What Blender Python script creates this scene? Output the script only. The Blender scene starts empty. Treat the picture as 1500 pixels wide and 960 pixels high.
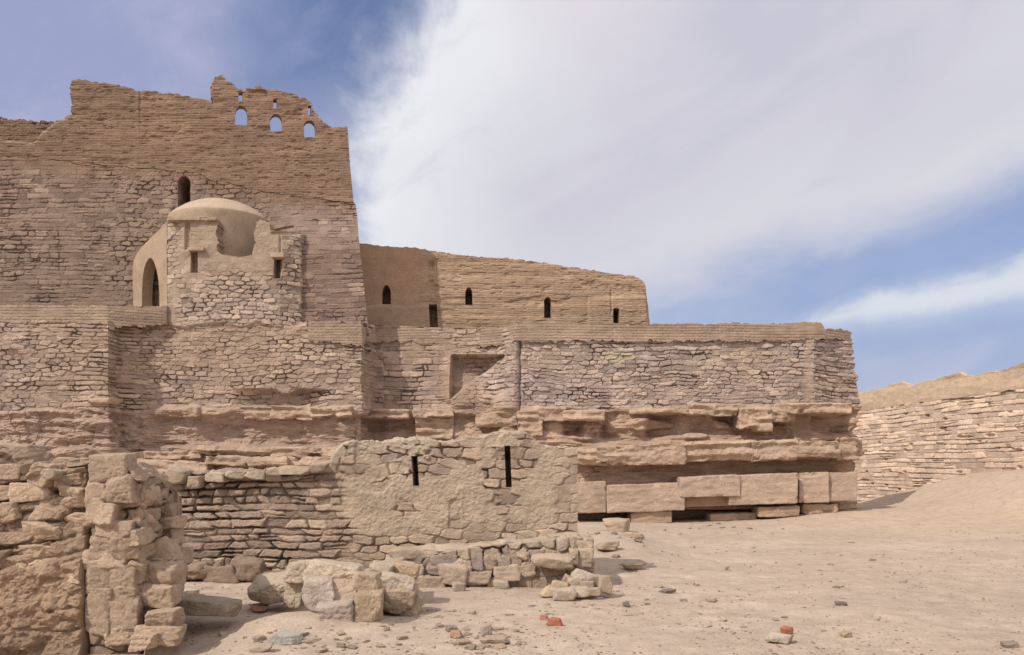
import bpy, math, random
import numpy as np

# ------------------------------------------------------------------ camera model
F = 1170.0; HZ = 688.0; CZ = 1.7; CX = 750.0
def wx(px, Y): return (px - CX) / F * Y
def wz(py, Y): return CZ + (HZ - py) / F * Y
def ground_Y(py): return CZ * F / (py - HZ)

for blk in (bpy.data.objects, bpy.data.meshes): 
    for o in list(blk): blk.remove(o)
scene = bpy.context.scene
COL = scene.collection

# ------------------------------------------------------------------ noise
def _h(i, j, k, seed):
    n = (i.astype(np.int64) * 374761393 + j.astype(np.int64) * 668265263 + k * 1440662683 + seed * 974634777) & 0xFFFFFFFF
    n = ((n ^ (n >> 13)) * 1274126177) & 0xFFFFFFFF
    n = ((n ^ (n >> 16)) * 2246822519) & 0xFFFFFFFF
    n = n ^ (n >> 15)
    return (n & 0xFFFFFF) / float(0x1000000)
def hsh(i, j, seed): return _h(np.asarray(i), np.asarray(j), 0, seed)
def n2(x, y, seed=0):
    xi = np.floor(x); yi = np.floor(y); fx = x - xi; fy = y - yi
    fx = fx*fx*fx*(fx*(fx*6-15)+10); fy = fy*fy*fy*(fy*(fy*6-15)+10)
    a = hsh(xi, yi, seed); b = hsh(xi+1, yi, seed); c = hsh(xi, yi+1, seed); d = hsh(xi+1, yi+1, seed)
    return ((a*(1-fx)+b*fx)*(1-fy) + (c*(1-fx)+d*fx)*fy) * 2 - 1
def fbm(x, y, seed=0, oc=4, gain=.5, lac=2.03):
    s = 0; a = 1; t = 0
    for o in range(oc):
        s = s + a * n2(x, y, seed + o*17); t += a
        x = x*lac + 11.3; y = y*lac + 5.7; a *= gain
    return s / t
def n3(x, y, z, seed=0):
    zi = np.floor(z); fz = z - zi; fz = fz*fz*(3-2*fz)
    xi = np.floor(x); yi = np.floor(y); fx = x-xi; fy = y-yi
    fx = fx*fx*(3-2*fx); fy = fy*fy*(3-2*fy)
    zi = zi.astype(np.int64)
    r = 0
    for dz, w in ((0, 1-fz), (1, fz)):
        a = _h(xi, yi, zi+dz, seed); b = _h(xi+1, yi, zi+dz, seed); c = _h(xi, yi+1, zi+dz, seed); d = _h(xi+1, yi+1, zi+dz, seed)
        r = r + w * ((a*(1-fx)+b*fx)*(1-fy) + (c*(1-fx)+d*fx)*fy)
    return r*2-1
def fbm3(p, f, seed=0, oc=3):
    s = 0; a = 1; t = 0
    for o in range(oc):
        s = s + a*n3(p[:,0]*f+7.1*o, p[:,1]*f+3.3*o, p[:,2]*f+1.7*o, seed+o*13); t += a; a *= .5; f *= 2.07
    return s/t
def ss(a, b, x):
    t = np.clip((x-a)/(b-a), 0, 1); return t*t*(3-2*t)
def lerp(a, b, t): return a + (b-a)*t
def mix3(A, B, t): return A + (np.asarray(B) - A) * t[..., None]
def boxm(P, x0, x1, soft): return ss(x0-soft, x0+soft, P) * (1 - ss(x1-soft, x1+soft, P))

# ------------------------------------------------------------------ masonry pattern
def masonry(U, Z, w, h, seed=0, warp=.5, split=.25, rnd=.22, jit=.36, slope=.5, sat=.0):
    """stones laid in wandering courses: returns profile 0..1, random per stone (3), local tilt coords"""
    Uw = U + warp*w*.16*n2(U/(w*1.3), Z/(h*2.2), seed+1) + warp*h*.10*n2(U/(h*.55), Z/(h*.5), seed+2)
    Zw = Z + warp*h*.30*n2(U/(w*1.7)+9, Z/(h*5.0), seed+3) + warp*h*.11*n2(U/(h*.8), Z/(h*.7), seed+4) + warp*h*.05*n2(U/(h*.3), Z/(h*.3), seed+24) + warp*h*1.1*n2(U/(w*8), Z/(h*12), seed+5)
    rs = np.random.RandomState(seed+77)
    zb = np.cumsum(h*(.72 + .6*rs.rand(4000))) - 12.0 - h*.5
    r = np.clip(np.searchsorted(zb, Zw) - 1, 0, 3998)
    z0 = zb[r]; z1 = zb[r+1]; hh = z1 - z0
    wr = w*(.62 + .85*hsh(r, 3, seed+6))
    X = Uw/wr + 37.7*hsh(r, 5, seed+7) + 500
    c = np.floor(X)
    zl = (Zw - z0)/hh
    def J(c): return c + (hsh(c, r, seed+8)-.5)*2*jit + (hsh(c, r, seed+9)-.5)*slope*(zl-.5)
    ja = J(c); jb = J(c+1)
    lo = X < ja; hi = X >= jb
    cc = np.where(lo, c-1, np.where(hi, c+1, c))
    L = J(cc); R = J(cc+1)
    dl = (X-L)*wr; dr = (R-X)*wr; du = np.minimum(dl, dr); a = (X-L)/(R-L)
    sp = hsh(cc, r, seed+10) < split
    cut = z0 + hh*(.35+.3*hsh(cc, r, seed+11)) + (a-.5)*hh*.6*(hsh(cc, r, seed+12)-.5)
    up = Zw > cut
    zz0 = np.where(sp & up, cut, z0); zz1 = np.where(sp & ~up, cut, z1)
    dz = np.minimum(Zw-zz0, zz1-Zw); b = (Zw-zz0)/(zz1-zz0)
    k = 11.0/h
    d = -np.log(np.exp(-k*np.clip(du,0,h*2)) + np.exp(-k*np.clip(dz,0,h*2)))/k
    d = d + h*.04*n2(U/(h*.35), Z/(h*.3), seed+13)
    d = d - h*.05*(hsh(cc, r, seed+17) > .6)
    prof = np.clip(ss(-.02*h, rnd*h, d), 0, 1)
    op = ss(-.35, .3, n2(U/(w*.8)+5, Z/(h*1.2), seed+21)+.45*(dz<du)-.1)
    prof = 1-(1-prof)*lerp(.3, 1, op)
    cid = cc*2 + (sp & up)
    return prof, hsh(cid, r, seed+14), hsh(cid, r, seed+15), hsh(cid, r, seed+16), a-.5, b-.5

def rubble(U, Z, w, h, seed=0, warp=.5, rnd=.2, jit=.8, pw=2.6, **_):
    """polygonal rubble: anisotropic cells on a jittered brick lattice"""
    Uw = U + warp*h*.20*n2(U/(h*.9), Z/(h*.9), seed+1) + warp*h*.07*n2(U/(h*.3), Z/(h*.3), seed+2)
    Zw = Z + warp*h*.12*n2(U/(h*.9), Z/(h*.7), seed+4) + warp*h*1.0*n2(U/(w*7), Z/(h*11), seed+5) + warp*h*.05*n2(U/(h*.3), Z/(h*.3), seed+6)
    gy = Zw/h + 400; r0 = np.floor(gy)
    d1 = np.full(U.shape, 9.); d2 = np.full(U.shape, 9.); ci = np.zeros(U.shape); cj = np.zeros(U.shape); ox = np.zeros(U.shape); oy = np.zeros(U.shape)
    for dr in (-1, 0, 1):
        r = r0+dr; off = .5*(r % 2) + .3*hsh(r, 1, seed+7)
        gx = Uw/w + 400 + off; c0 = np.floor(gx)
        for dc in (-1, 0, 1):
            c = c0+dc
            sx = c+.5+(hsh(c, r, seed+8)-.5)*jit*.85; sy = r+.5+(hsh(c, r, seed+9)-.5)*jit*.75
            wt = .82+.42*hsh(c, r, seed+10)
            ex = gx-sx; ey = (gy-sy)*1.05
            d = (np.abs(ex)**pw+np.abs(ey)**pw)**(1/pw)*wt
            nw = d < d1
            d2 = np.where(nw, d1, np.minimum(d2, d))
            ci = np.where(nw, c, ci); cj = np.where(nw, r, cj); ox = np.where(nw, ex, ox); oy = np.where(nw, ey, oy); d1 = np.where(nw, d, d1)
    e = (d2-d1)*h*.75*(.75+.6*np.abs(oy)/(np.abs(ox)+np.abs(oy)+.05)*0+.25)
    p = ss(-.01*h, rnd*h, e)
    op = ss(-.3, .35, n2(U/(w*.8)+5, Z/(h*1.2), seed+21)+.35*(np.abs(oy)>np.abs(ox))-.1)
    p = 1-(1-p)*lerp(.45, 1, op)
    return p, hsh(ci, cj, seed+14), hsh(ci, cj, seed+15), hsh(ci, cj, seed+16), ox, oy

def stone_relief(U, Z, w, h, seed, depth, tilt=.5, kind='course', **kw):
    p, r1, r2, r3, a, b = (rubble if kind == 'rubble' else masonry)(U, Z, w, h, seed, **kw)
    dj = .75+1.3*ss(-.1,.6,n2(U/(w*1.6), Z/(h*2.), seed+22))
    d = depth*dj*(p-1) + p*depth*((r1-.5)*1.1 + tilt*a*(r2-.5)*1.3 + tilt*b*(r3-.5)*.9)
    d = d + p*depth*.26*fbm(U/(h*.6), Z/(h*.45), seed+30, 4, .65)
    return d, p, r1, r2, r3

C = lambda *a: np.array(a)
def stone_col(p, r1, r2, r3, base, dark, light, joint, U, Z, seed):
    sh = U.shape + (3,)
    c = np.broadcast_to(C(*base), sh).copy()
    c = mix3(c, C(*dark), ss(.35, 1, r2)*.85)
    c = mix3(c, C(*light), ss(.72, 1, r3)*.7)
    c = c * (0.78 + .44*r1)[..., None]
    c = mix3(c, C(*joint), ss(.7,.05,p)*.75)
    c = c * (1 + .14*fbm(U*1.1, Z*1.6, seed+40, 4))[..., None]
    return c

# ------------------------------------------------------------------ materials
def attr_material(name, bump=.35, fine=1.0, sat=1.0, rough=.95, bump_dist=.02):
    m = bpy.data.materials.new(name); m.use_nodes = True
    nt = m.node_tree; N = nt.nodes; L = nt.links
    bs = N['Principled BSDF']; bs.inputs['Roughness'].default_value = rough
    bs.inputs['Specular IOR Level'].default_value = .12
    at = N.new('ShaderNodeAttribute'); at.attribute_name = 'Col'
    tc = N.new('ShaderNodeNewGeometry')
    n1 = N.new('ShaderNodeTexNoise'); n1.inputs['Scale'].default_value = 2.3*fine; n1.inputs['Detail'].default_value = 9; n1.inputs['Roughness'].default_value = .62
    n2_ = N.new('ShaderNodeTexNoise'); n2_.inputs['Scale'].default_value = 22*fine; n2_.inputs['Detail'].default_value = 8; n2_.inputs['Roughness'].default_value = .7
    for n in (n1, n2_): L.new(tc.outputs['Position'], n.inputs['Vector'])
    mr = N.new('ShaderNodeMapRange'); mr.inputs[1].default_value = .3; mr.inputs[2].default_value = .7; mr.inputs[3].default_value = .86; mr.inputs[4].default_value = 1.14
    L.new(n1.outputs[0], mr.inputs[0])
    mr2 = N.new('ShaderNodeMapRange'); mr2.inputs[1].default_value = .28; mr2.inputs[2].default_value = .72; mr2.inputs[3].default_value = .74; mr2.inputs[4].default_value = 1.24
    L.new(n2_.outputs[0], mr2.inputs[0])
    mu = N.new('ShaderNodeMath'); mu.operation = 'MULTIPLY'; L.new(mr.outputs[0], mu.inputs[0]); L.new(mr2.outputs[0], mu.inputs[1])
    vm = N.new('ShaderNodeVectorMath'); vm.operation = 'SCALE'; L.new(at.outputs['Color'], vm.inputs[0]); L.new(mu.outputs[0], vm.inputs['Scale'])
    L.new(vm.outputs[0], bs.inputs['Base Color'])
    bp = N.new('ShaderNodeBump'); bp.inputs['Strength'].default_value = bump; bp.inputs['Distance'].default_value = bump_dist
    L.new(n2_.outputs[0], bp.inputs['Height'])
    L.new(bp.outputs[0], bs.inputs['Normal'])
    return m
M_STONE = attr_material('weathered_masonry', .8, 1.1, bump_dist=.07)
M_BRICK = attr_material('mud_brick', .7, 1.3, bump_dist=.05)
M_ROCK = attr_material('rough_sandstone', .75, 1.2, bump_dist=.05)
M_NEAR = attr_material('near_masonry', .85, 2.2, bump_dist=.03)
M_PLASTER = attr_material('mud_plaster', .3, 1.0, bump_dist=.02)
M_SAND = attr_material('desert_sand', .6, 1.6, bump_dist=.025)

# ------------------------------------------------------------------ object helpers
def link(o, parent=None):
    COL.objects.link(o)
    if parent is not None: o.parent = parent
    return o
def make_mesh(name, V, Fc, col, mat, smooth=True):
    me = bpy.data.meshes.new(name)
    V = np.asarray(V, dtype=np.float32)
    quads = isinstance(Fc, np.ndarray)
    if quads:
        me.vertices.add(len(V)); me.vertices.foreach_set('co', V.ravel())
        me.loops.add(Fc.size); me.loops.foreach_set('vertex_index', Fc.ravel().astype(np.int32))
        me.polygons.add(len(Fc)); me.polygons.foreach_set('loop_start', np.arange(0, Fc.size, Fc.shape[1], dtype=np.int32))
        me.update(calc_edges=True)
    else:
        me.from_pydata(V.tolist(), [], Fc)
    me.polygons.foreach_set('use_smooth', np.full(len(me.polygons), smooth))
    at = me.color_attributes.new('Col', 'FLOAT_COLOR', 'POINT')
    c4 = np.ones((len(V), 4), dtype=np.float32); c4[:, :3] = np.clip(col, .01, .95)
    at.data.foreach_set('color', c4.ravel())
    me.materials.append(mat); me.validate(); me.update()
    return me
def mesh_obj(name, me, parent=None, loc=(0,0,0)):
    o = bpy.data.objects.new(name, me); o.location = loc
    return link(o, parent)
def thing(name, label, cat, loc=(0,0,0), group=None):
    o = bpy.data.objects.new(name, None); o.empty_display_size = .3; o.location = loc
    link(o); tag(o, label, cat, group); return o
def tag(o, label, cat, group=None):
    o['label'] = label; o['category'] = cat
    if group: o['group'] = group
    return o

def P(pts):
    a = np.array(pts, float); xs, ys = a[:,0], a[:,1]
    return lambda x: np.interp(x, xs, ys)

# arch / slot openings in picture units of the wall they belong to
def opening(x0, x1, y0, y1, ah=0, depth=None, skew=0):
    """f<0 inside; ah = arch height from y0"""
    cx = (x0+x1)/2; hw0 = (x1-x0)/2
    def f(px, py):
        t = np.clip((y0+ah-py)/max(ah,1e-3), 0, 1) if ah else 0*py
        hw = hw0*np.sqrt(np.clip(1-t*t, 0, 1)) if ah else hw0
        c = cx + skew*(py-(y0+y1)/2)
        return np.maximum(np.maximum(np.abs(px-c)-hw, py-y1), y0-py)
    return dict(f=f, depth=depth, x0=x0, x1=x1, y0=y0, y1=y1)

def relief(name, parent, plan, top, bot, res, disp, col, mat, thick=1.0, holes=(), lean=None, batter=0.0,
           zref=0.0, cap=5, back_full=False, capcol=None, resz=None, capn=.05, plan_world=False, back=(0,1), smoothn=1, origin=(0,0,0), botz=None, cut=None, ls=.7, smooth=False):
    pl = np.array(plan, float)
    if not plan_world: pl = np.stack([wx(pl[:,0], pl[:,1]), pl[:,1]], 1)
    seg = np.hypot(*(pl[1:]-pl[:-1]).T); s = np.concatenate([[0], np.cumsum(seg)])
    nc = max(4, int(s[-1]/res)+1)
    u1 = np.linspace(0, s[-1], nc)
    x1 = np.interp(u1, s, pl[:,0]); y1 = np.interp(u1, s, pl[:,1])
    px1 = CX + F*x1/y1
    zt = wz(top(px1), y1) if not callable(getattr(top, 'z', None)) else top.z(u1)
    zb = np.full(nc, botz) if botz is not None else wz(bot(px1), y1)
    zt = np.maximum(zt, zb+.02)
    nr = int((zt-zb).max()/(resz or res))+2
    T = np.linspace(0, 1, nr)[:, None]
    Z = zb[None]*(1-T) + zt[None]*T
    U = np.repeat(u1[None], nr, 0)
    def world(U):
        x = np.interp(U, s, pl[:,0]); y = np.interp(U, s, pl[:,1]); return x, y
    X, Y = world(U)
    PX = CX + F*X/Y; PY = HZ - (Z-CZ)*F/Y
    holemask = np.zeros((nr-1, nc-1), int)
    holes = list(holes)
    if cut is not None: holes.append(dict(f=lambda a,b: b-cut(a+2.0*n2(b/4.5,0*b,77)+1.0*n2(b/1.8,0*b,78)), depth=None, iscut=True)); cap = 0; back_full = True
    for k, hd in enumerate(holes):
        f = hd['f']; cellp = res*F/float(np.mean(Y))
        v = f(PX, PY); e = .3
        gx = (f(PX+e, PY)-f(PX-e, PY))/(2*e); gy = (f(PX, PY+e)-f(PX, PY-e))/(2*e)
        g2 = np.maximum(gx*gx+gy*gy, .25)
        mv = np.abs(v)/np.sqrt(g2) < cellp*.72
        dpx = np.where(mv, -v*gx/g2, 0); dpy = np.where(mv, -v*gy/g2, 0)
        dpx = np.clip(dpx, -cellp*.75, cellp*.75); dpy = np.clip(dpy, -cellp*.75, cellp*.75)
        U = U + dpx*Y/F; Z = Z - dpy*Y/F
        X, Y = world(U); PX = CX + F*X/Y; PY = HZ - (Z-CZ)*F/Y
        cxp = (PX[1:,1:]+PX[:-1,1:]+PX[1:,:-1]+PX[:-1,:-1])/4; cyp = (PY[1:,1:]+PY[:-1,1:]+PY[1:,:-1]+PY[:-1,:-1])/4
        holemask[f(cxp, cyp) < 0] = k+1
    # normals of the plan, smoothed a little round the corners
    tx = np.gradient(x1); ty = np.gradient(y1)
    if smoothn > 1:
        kk = np.ones(smoothn)/smoothn
        tx = np.convolve(np.pad(tx, smoothn, 'edge'), kk, 'same')[smoothn:-smoothn]; ty = np.convolve(np.pad(ty, smoothn, 'edge'), kk, 'same')[smoothn:-smoothn]
    ln = np.hypot(tx, ty); nx = ty/ln; ny = -tx/ln
    ctx = dict(U=U, Z=Z, PX=PX, PY=PY, X=X, Y=Y)
    D = disp(ctx)
    K = col(ctx)
    D2 = D - batter*(Z-zref)
    lx = np.zeros_like(U)
    if lean is not None:
        lx = np.clip((U/s[-1]-ls)/(1-ls), 0, 1)*lean(PY)*Y/F
    VX = X + nx[None]*D2 + lx; VY = Y + ny[None]*D2; VZ = Z
    V = np.stack([VX, VY, VZ], -1).reshape(-1, 3); Kf = K.reshape(-1, 3)
    idx = np.arange(nr*nc).reshape(nr, nc)
    quad = np.stack([idx[:-1,:-1], idx[:-1,1:], idx[1:,1:], idx[1:,:-1]], -1)
    faces = [quad[holemask == 0].reshape(-1, 4)]
    verts = [V]; cols = [Kf]; n = len(V)
    bx, by = back
    B = np.stack([X + lx + bx*thick*.6, Y + by*thick - batter*(Z-zref)*0, Z], -1).reshape(-1, 3)
    through = [k+1 for k, h in enumerate(holes) if h['depth'] is None]
    bidx = None
    if back_full:
        verts.append(B); cols.append(Kf); bidx = idx + n; n += len(B)
        q = np.stack([bidx[:-1,:-1], bidx[1:,:-1], bidx[1:,1:], bidx[:-1,1:]], -1)
        faces.append(q[~np.isin(holemask, through)].reshape(-1, 4))
        b_bot, b_top = bidx[0], bidx[-1]; b_l, b_r = bidx[:,0], bidx[:,-1]
    else:
        Bg = B.reshape(nr, nc, 3)
        verts.append(Bg[0]); b_bot = np.arange(nc)+n; n += nc
        verts.append(Bg[-1]); b_top = np.arange(nc)+n; n += nc
        cols.append(K[0]); cols.append(K[-1])
        faces.append(np.stack([b_bot[:-1], b_top[:-1], b_top[1:], b_bot[1:]], -1))
    # top cap in strips with rough height
    prev = idx[-1]
    okr = np.ones(nr-1, bool); okl = okr
    if cut is not None: okr = holemask[:,-1] != len(holes); okl = holemask[:,0] != len(holes)
    topF = V.reshape(nr, nc, 3)[-1]; topB = B.reshape(nr, nc, 3)[-1]
    for i in range(1, cap+1):
        if i == cap: cur = b_top
        else:
            t = i/cap
            row = topF*(1-t) + topB*t
            row[:, 2] += capn*fbm(u1*2.2, np.full(nc, i*1.7), 91, 4)*math.sin(math.pi*t)*2 + capn*.6*math.sin(math.pi*t)
            verts.append(row); cols.append(K[-1] if capcol is None else np.broadcast_to(C(*capcol), (nc,3))*(1+.1*fbm(u1, np.full(nc,i*1.),5,3))[:,None])
            cur = np.arange(nc)+n; n += nc
        faces.append(np.stack([prev[:-1], prev[1:], cur[1:], cur[:-1]], -1)); prev = cur
    # side caps
    if back_full:
        faces.append(np.stack([b_r[:-1], b_r[1:], idx[1:,-1], idx[:-1,-1]], -1)[okr])
        faces.append(np.stack([idx[:-1,0], idx[1:,0], b_l[1:], b_l[:-1]], -1)[okl])
    else:
        for cidx, cb, ct in ((idx[:,-1], b_bot[-1], b_top[-1]), (idx[:,0], b_bot[0], b_top[0])):
            # strips from the edge column to a back column
            e = V[cidx]; bk = np.stack([np.full(nr, B.reshape(nr,nc,3)[0, -1 if cb==b_bot[-1] else 0, 0]), np.full(nr, B.reshape(nr,nc,3)[0, -1 if cb==b_bot[-1] else 0, 1]), e[:,2]], -1)
            bk[:,0] = B.reshape(nr,nc,3)[:, -1 if cb==b_bot[-1] else 0, 0]
            p = cidx
            for i in range(1, 7):
                t = i/6; row = e*(1-t)+bk*t
                if i < 6: row = row + np.stack([.03*fbm(e[:,2]*3, np.full(nr, i*2.3), 5, 3)]*3, -1)
                verts.append(row); cols.append(Kf[cidx]); cur = np.arange(nr)+n; n += nr
                faces.append(np.stack([p[:-1], cur[:-1], cur[1:], p[1:]], -1)); p = cur
    # openings
    ny_mid = np.repeat(ny[None], nr, 0); nx_mid = np.repeat(nx[None], nr, 0)
    for k, hd in enumerate(holes):
        m = holemask == k+1
        if not m.any(): continue
        q = quad[m]
        used = np.unique(q); mp = -np.ones(nr*nc, int)
        if hd['depth'] is not None:
            steps = 5; layers = []
            for i in range(1, steps+1):
                mp2 = -np.ones(nr*nc, int); mp2[used] = np.arange(len(used))+n
                dd = hd['depth']*i/steps
                vv = V[used].copy(); vv[:,0] -= nx_mid.ravel()[used]*dd; vv[:,1] -= ny_mid.ravel()[used]*dd
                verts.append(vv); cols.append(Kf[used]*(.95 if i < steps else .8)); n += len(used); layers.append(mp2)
            faces.append(layers[-1][q])
        else:
            layers = []
            steps = 4
            for i in range(1, steps):
                mp2 = -np.ones(nr*nc, int); mp2[used] = np.arange(len(used))+n
                t = i/steps; vv = V[used]*(1-t)+B[used]*t
                verts.append(vv); cols.append(Kf[used]); n += len(used); layers.append(mp2)
            mp2 = -np.ones(nr*nc, int); mp2[used] = bidx.ravel()[used]; layers.append(mp2)
        mp0 = np.arange(nr*nc); seq = [mp0]+layers
        mpad = np.pad(m, 1, constant_values=bool(hd.get('iscut')))
        for (dr, dc, ea, eb) in ((-1,0,0,1), (1,0,2,3), (0,-1,3,0), (0,1,1,2)):
            nb = mpad[1+dr:1+dr+m.shape[0], 1+dc:1+dc+m.shape[1]]
            bd = m & ~nb
            qa = quad[bd][:, ea]; qb = quad[bd][:, eb]
            for A, Bm in zip(seq[:-1], seq[1:]):
                faces.append(np.stack([A[qa], A[qb], Bm[qb], Bm[qa]], -1))
    VV = np.concatenate(verts) - np.array(origin)
    me = make_mesh(name, VV, np.concatenate(faces), np.concatenate(cols), mat, smooth)
    o = mesh_obj(name, me, parent, (0,0,0) if parent is not None else origin)
    if parent is not None and tuple(origin) != (0,0,0): pass
    return o

# ------------------------------------------------------------------ rocks
def cube_sphere(n):
    g = np.linspace(-1, 1, n+1); g = np.tan(g*math.pi/4)
    A, Bg = np.meshgrid(g, g, indexing='ij'); o = np.ones_like(A); vs = []; fs = []; off = 0
    idx = np.arange((n+1)**2).reshape(n+1, n+1); q = np.stack([idx[:-1,:-1], idx[1:,:-1], idx[1:,1:], idx[:-1,1:]], -1).reshape(-1,4)
    for ax, sg in ((0,1),(0,-1),(1,1),(1,-1),(2,1),(2,-1)):
        c = [None]*3; c[ax] = o*sg
        a, b = (A, Bg) if sg > 0 else (Bg, A)
        c[(ax+1)%3] = a; c[(ax+2)%3] = b
        vs.append(np.stack(c, -1).reshape(-1,3)); fs.append(q+off); off += len(idx.ravel())
    V = np.concatenate(vs); Q = np.concatenate(fs)
    key = np.round(V/np.linalg.norm(V, axis=1)[:,None], 5)
    _, first, inv = np.unique(key, axis=0, return_index=True, return_inverse=True)
    inv = inv.ravel()
    V = V[first]; Q = inv[Q]
    return V/np.linalg.norm(V, axis=1)[:,None], Q
_CS = {}
def rock_shape(size, seed, n=14, boxy=.7, rough=.05, chops=8):
    if n not in _CS: _CS[n] = cube_sphere(n)
    D, Q = _CS[n]; rs = np.random.RandomState(seed)
    pl = []
    for ax in range(3):
        for sg in (1, -1):
            nn = np.zeros(3); nn[ax] = sg; nn += rs.randn(3)*.13*(1.6-boxy); nn /= np.linalg.norm(nn)
            pl.append((nn, .8+.22*rs.rand()))
    for i in range(chops):
        nn = rs.randn(3); nn /= np.linalg.norm(nn); pl.append((nn, lerp(.86, 1.18, boxy)+.2*rs.rand()))
    inv = 0; k = 42.0
    for nn, d in pl:
        c = np.clip(D@nn, 0, None)/d; inv = inv + c**k
    r = inv**(-1/k)
    V = D*r[:,None]
    V = V*np.array(size)/2
    s = float(min(size)); mean = float(np.mean(size))
    nz = fbm3(V/mean, 2.2, seed, 4)
    lam = n3(V[:,0]/mean*1.2, V[:,1]/mean*1.2, V[:,2]/s*5.0, seed+5)
    rg = 1-2*np.abs(fbm3(V/mean, 4.5, seed+8, 4))
    V = V*(1 + rough*1.5*nz + rough*.5*lam - rough*.5*ss(.55,.95,rg) + rough*.35*fbm3(V/mean, 11, seed+4, 3))[:,None]
    return V, Q
SAND1 = (.46,.345,.25); 
def rock_mesh(name, size, seed, n=14, boxy=.7, rough=.06, col=(.40,.30,.225), dusty=.5, mat=None, rot=None, chops=8, drop=0):
    V, Q = rock_shape(size, seed, n, boxy, rough, chops)
    if rot is not None:
        from mathutils import Euler
        R = np.array(Euler(rot).to_matrix()); V = V@R.T
    rs = np.random.RandomState(seed+9)
    c = np.broadcast_to(C(*col), (len(V),3))*(1+.2*(rs.rand()-.5))
    c = c*(1+.18*fbm3(V/max(size), 3.0, seed+3, 3))[:,None]
    zz = (V[:,2]-V[:,2].min())/(np.ptp(V[:,2])+1e-6)
    c = mix3(c, C(*SAND1), ss(.62, 1, zz)*dusty*.7)
    V = V - np.array([0,0,V[:,2].min()+drop])
    return V, Q, c
def joined(name, parts, parent, mat, loc=(0,0,0)):
    Vs=[];Qs=[];Cs=[];n=0
    for V,Q,c,off in parts:
        Vs.append(V+np.array(off)); Qs.append(Q+n); Cs.append(c); n+=len(V)
    me = make_mesh(name, np.concatenate(Vs), np.concatenate(Qs), np.concatenate(Cs), mat)
    return mesh_obj(name, me, parent, loc)
def block(name, parent, px0, py0, px1, py1, Y, dep, seed, res=.04, r=.05, amp=.05, col=(.47,.355,.27), yaw=0, mat=None, skew=0.0, tilt=0, lam=.5, label=None):
    """a long hewn or eroded slab: front face Y, spanning the given extent"""
    L = (px1-px0)/F*Y; H = (py1-py0)/F*Y
    cx = wx((px0+px1)/2, Y); cz = wz((py0+py1)/2, Y)
    S = np.array([L, dep, H]); vs=[];fs=[];off=0
    for ax in range(3):
        a1,a2 = (ax+1)%3,(ax+2)%3
        n1 = max(2,int(S[a1]/res)); n2c = max(2,int(S[a2]/res))
        g1 = np.linspace(-.5,.5,n1+1)*S[a1]; g2 = np.linspace(-.5,.5,n2c+1)*S[a2]
        A,Bg = np.meshgrid(g1,g2,indexing='ij'); idx=np.arange(A.size).reshape(A.shape)
        q=np.stack([idx[:-1,:-1],idx[1:,:-1],idx[1:,1:],idx[:-1,1:]],-1).reshape(-1,4)
        for sg in (1,-1):
            p=np.zeros(A.shape+(3,)); p[...,ax]=sg*S[ax]/2; p[...,a1]=A; p[...,a2]=Bg
            vs.append(p.reshape(-1,3)); fs.append((q if sg>0 else q[:,::-1])+off); off+=A.size
    V=np.concatenate(vs);Q=np.concatenate(fs)
    inner=np.maximum(S/2-r,0); Cc=np.clip(V,-inner,inner); d=V-Cc; dl=np.linalg.norm(d,axis=1)+1e-9
    V=Cc+d/dl[:,None]*r
    W=V+np.array([seed*3.1,0,0])
    for i in range(3):
        lowf = fbm3(W*np.array([1,1,1.8]), 1.3, seed+i*7, 4)
        V[:,i]+= amp*(1.5 if i==1 else .8)*(lowf+.35*fbm3(W*np.array([1,1,1.6]), 5.5, seed+i*7+3, 3))
    V[:,1]+= amp*lam*n3(W[:,0]*.8,W[:,1]*2,W[:,2]*9,seed+50)
    V+= (amp*.16*fbm3(W,13,seed+60,3))[:,None]
    ck=.0*ss(.975,.997,1-np.abs(n3(W[:,0]*1.1+.5*n3(W[:,0]*3,W[:,1]*3,W[:,2]*3,seed+63),W[:,1]*.1,W[:,2]*.35,seed+62)))
    V[:,1]+=.03*ck*(V[:,1]<0)
    # bites out of the arrises
    bite = np.clip(fbm3(W, 2.6, seed+70, 3)-.18,0,1)
    edge = ss(-.18,-.02,-np.minimum(S[2]/2-np.abs(V[:,2]), S[0]/2-np.abs(V[:,0])))
    V[:,1]+= bite*edge*amp*5*(V[:,1]<0); V[:,2]-= np.sign(V[:,2])*bite*edge*amp*2.5
    V[:,2]+= skew*V[:,0]
    ca,sa=math.cos(yaw),math.sin(yaw)
    X=V[:,0]*ca-V[:,1]*sa; Yv=V[:,0]*sa+V[:,1]*ca
    V=np.stack([X,Yv,V[:,2]],-1)
    c=np.broadcast_to(C(*col),(len(V),3))*(1+.16*fbm3(W,1.1,seed+3,4)+.08*n3(W[:,0]*1.5,W[:,1],W[:,2]*14,seed+8))[:,None]
    c=mix3(c,c*.72,ss(.1,.5,fbm3(W*np.array([1,1,.5]),1.7,seed+90,4))*.55)
    c=mix3(c,C(*SAND1),ss(.3,.5,V[:,2]/H)*.6)
    me=make_mesh(name,V,Q,c,mat or M_ROCK,smooth=False)
    o=mesh_obj(name,me,parent,(cx, Y+dep/2, cz))
    if parent is not None: o.location=(cx-parent.location.x, Y+dep/2-parent.location.y, cz-parent.location.z)
    if label: o['label']=label
    return o

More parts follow.
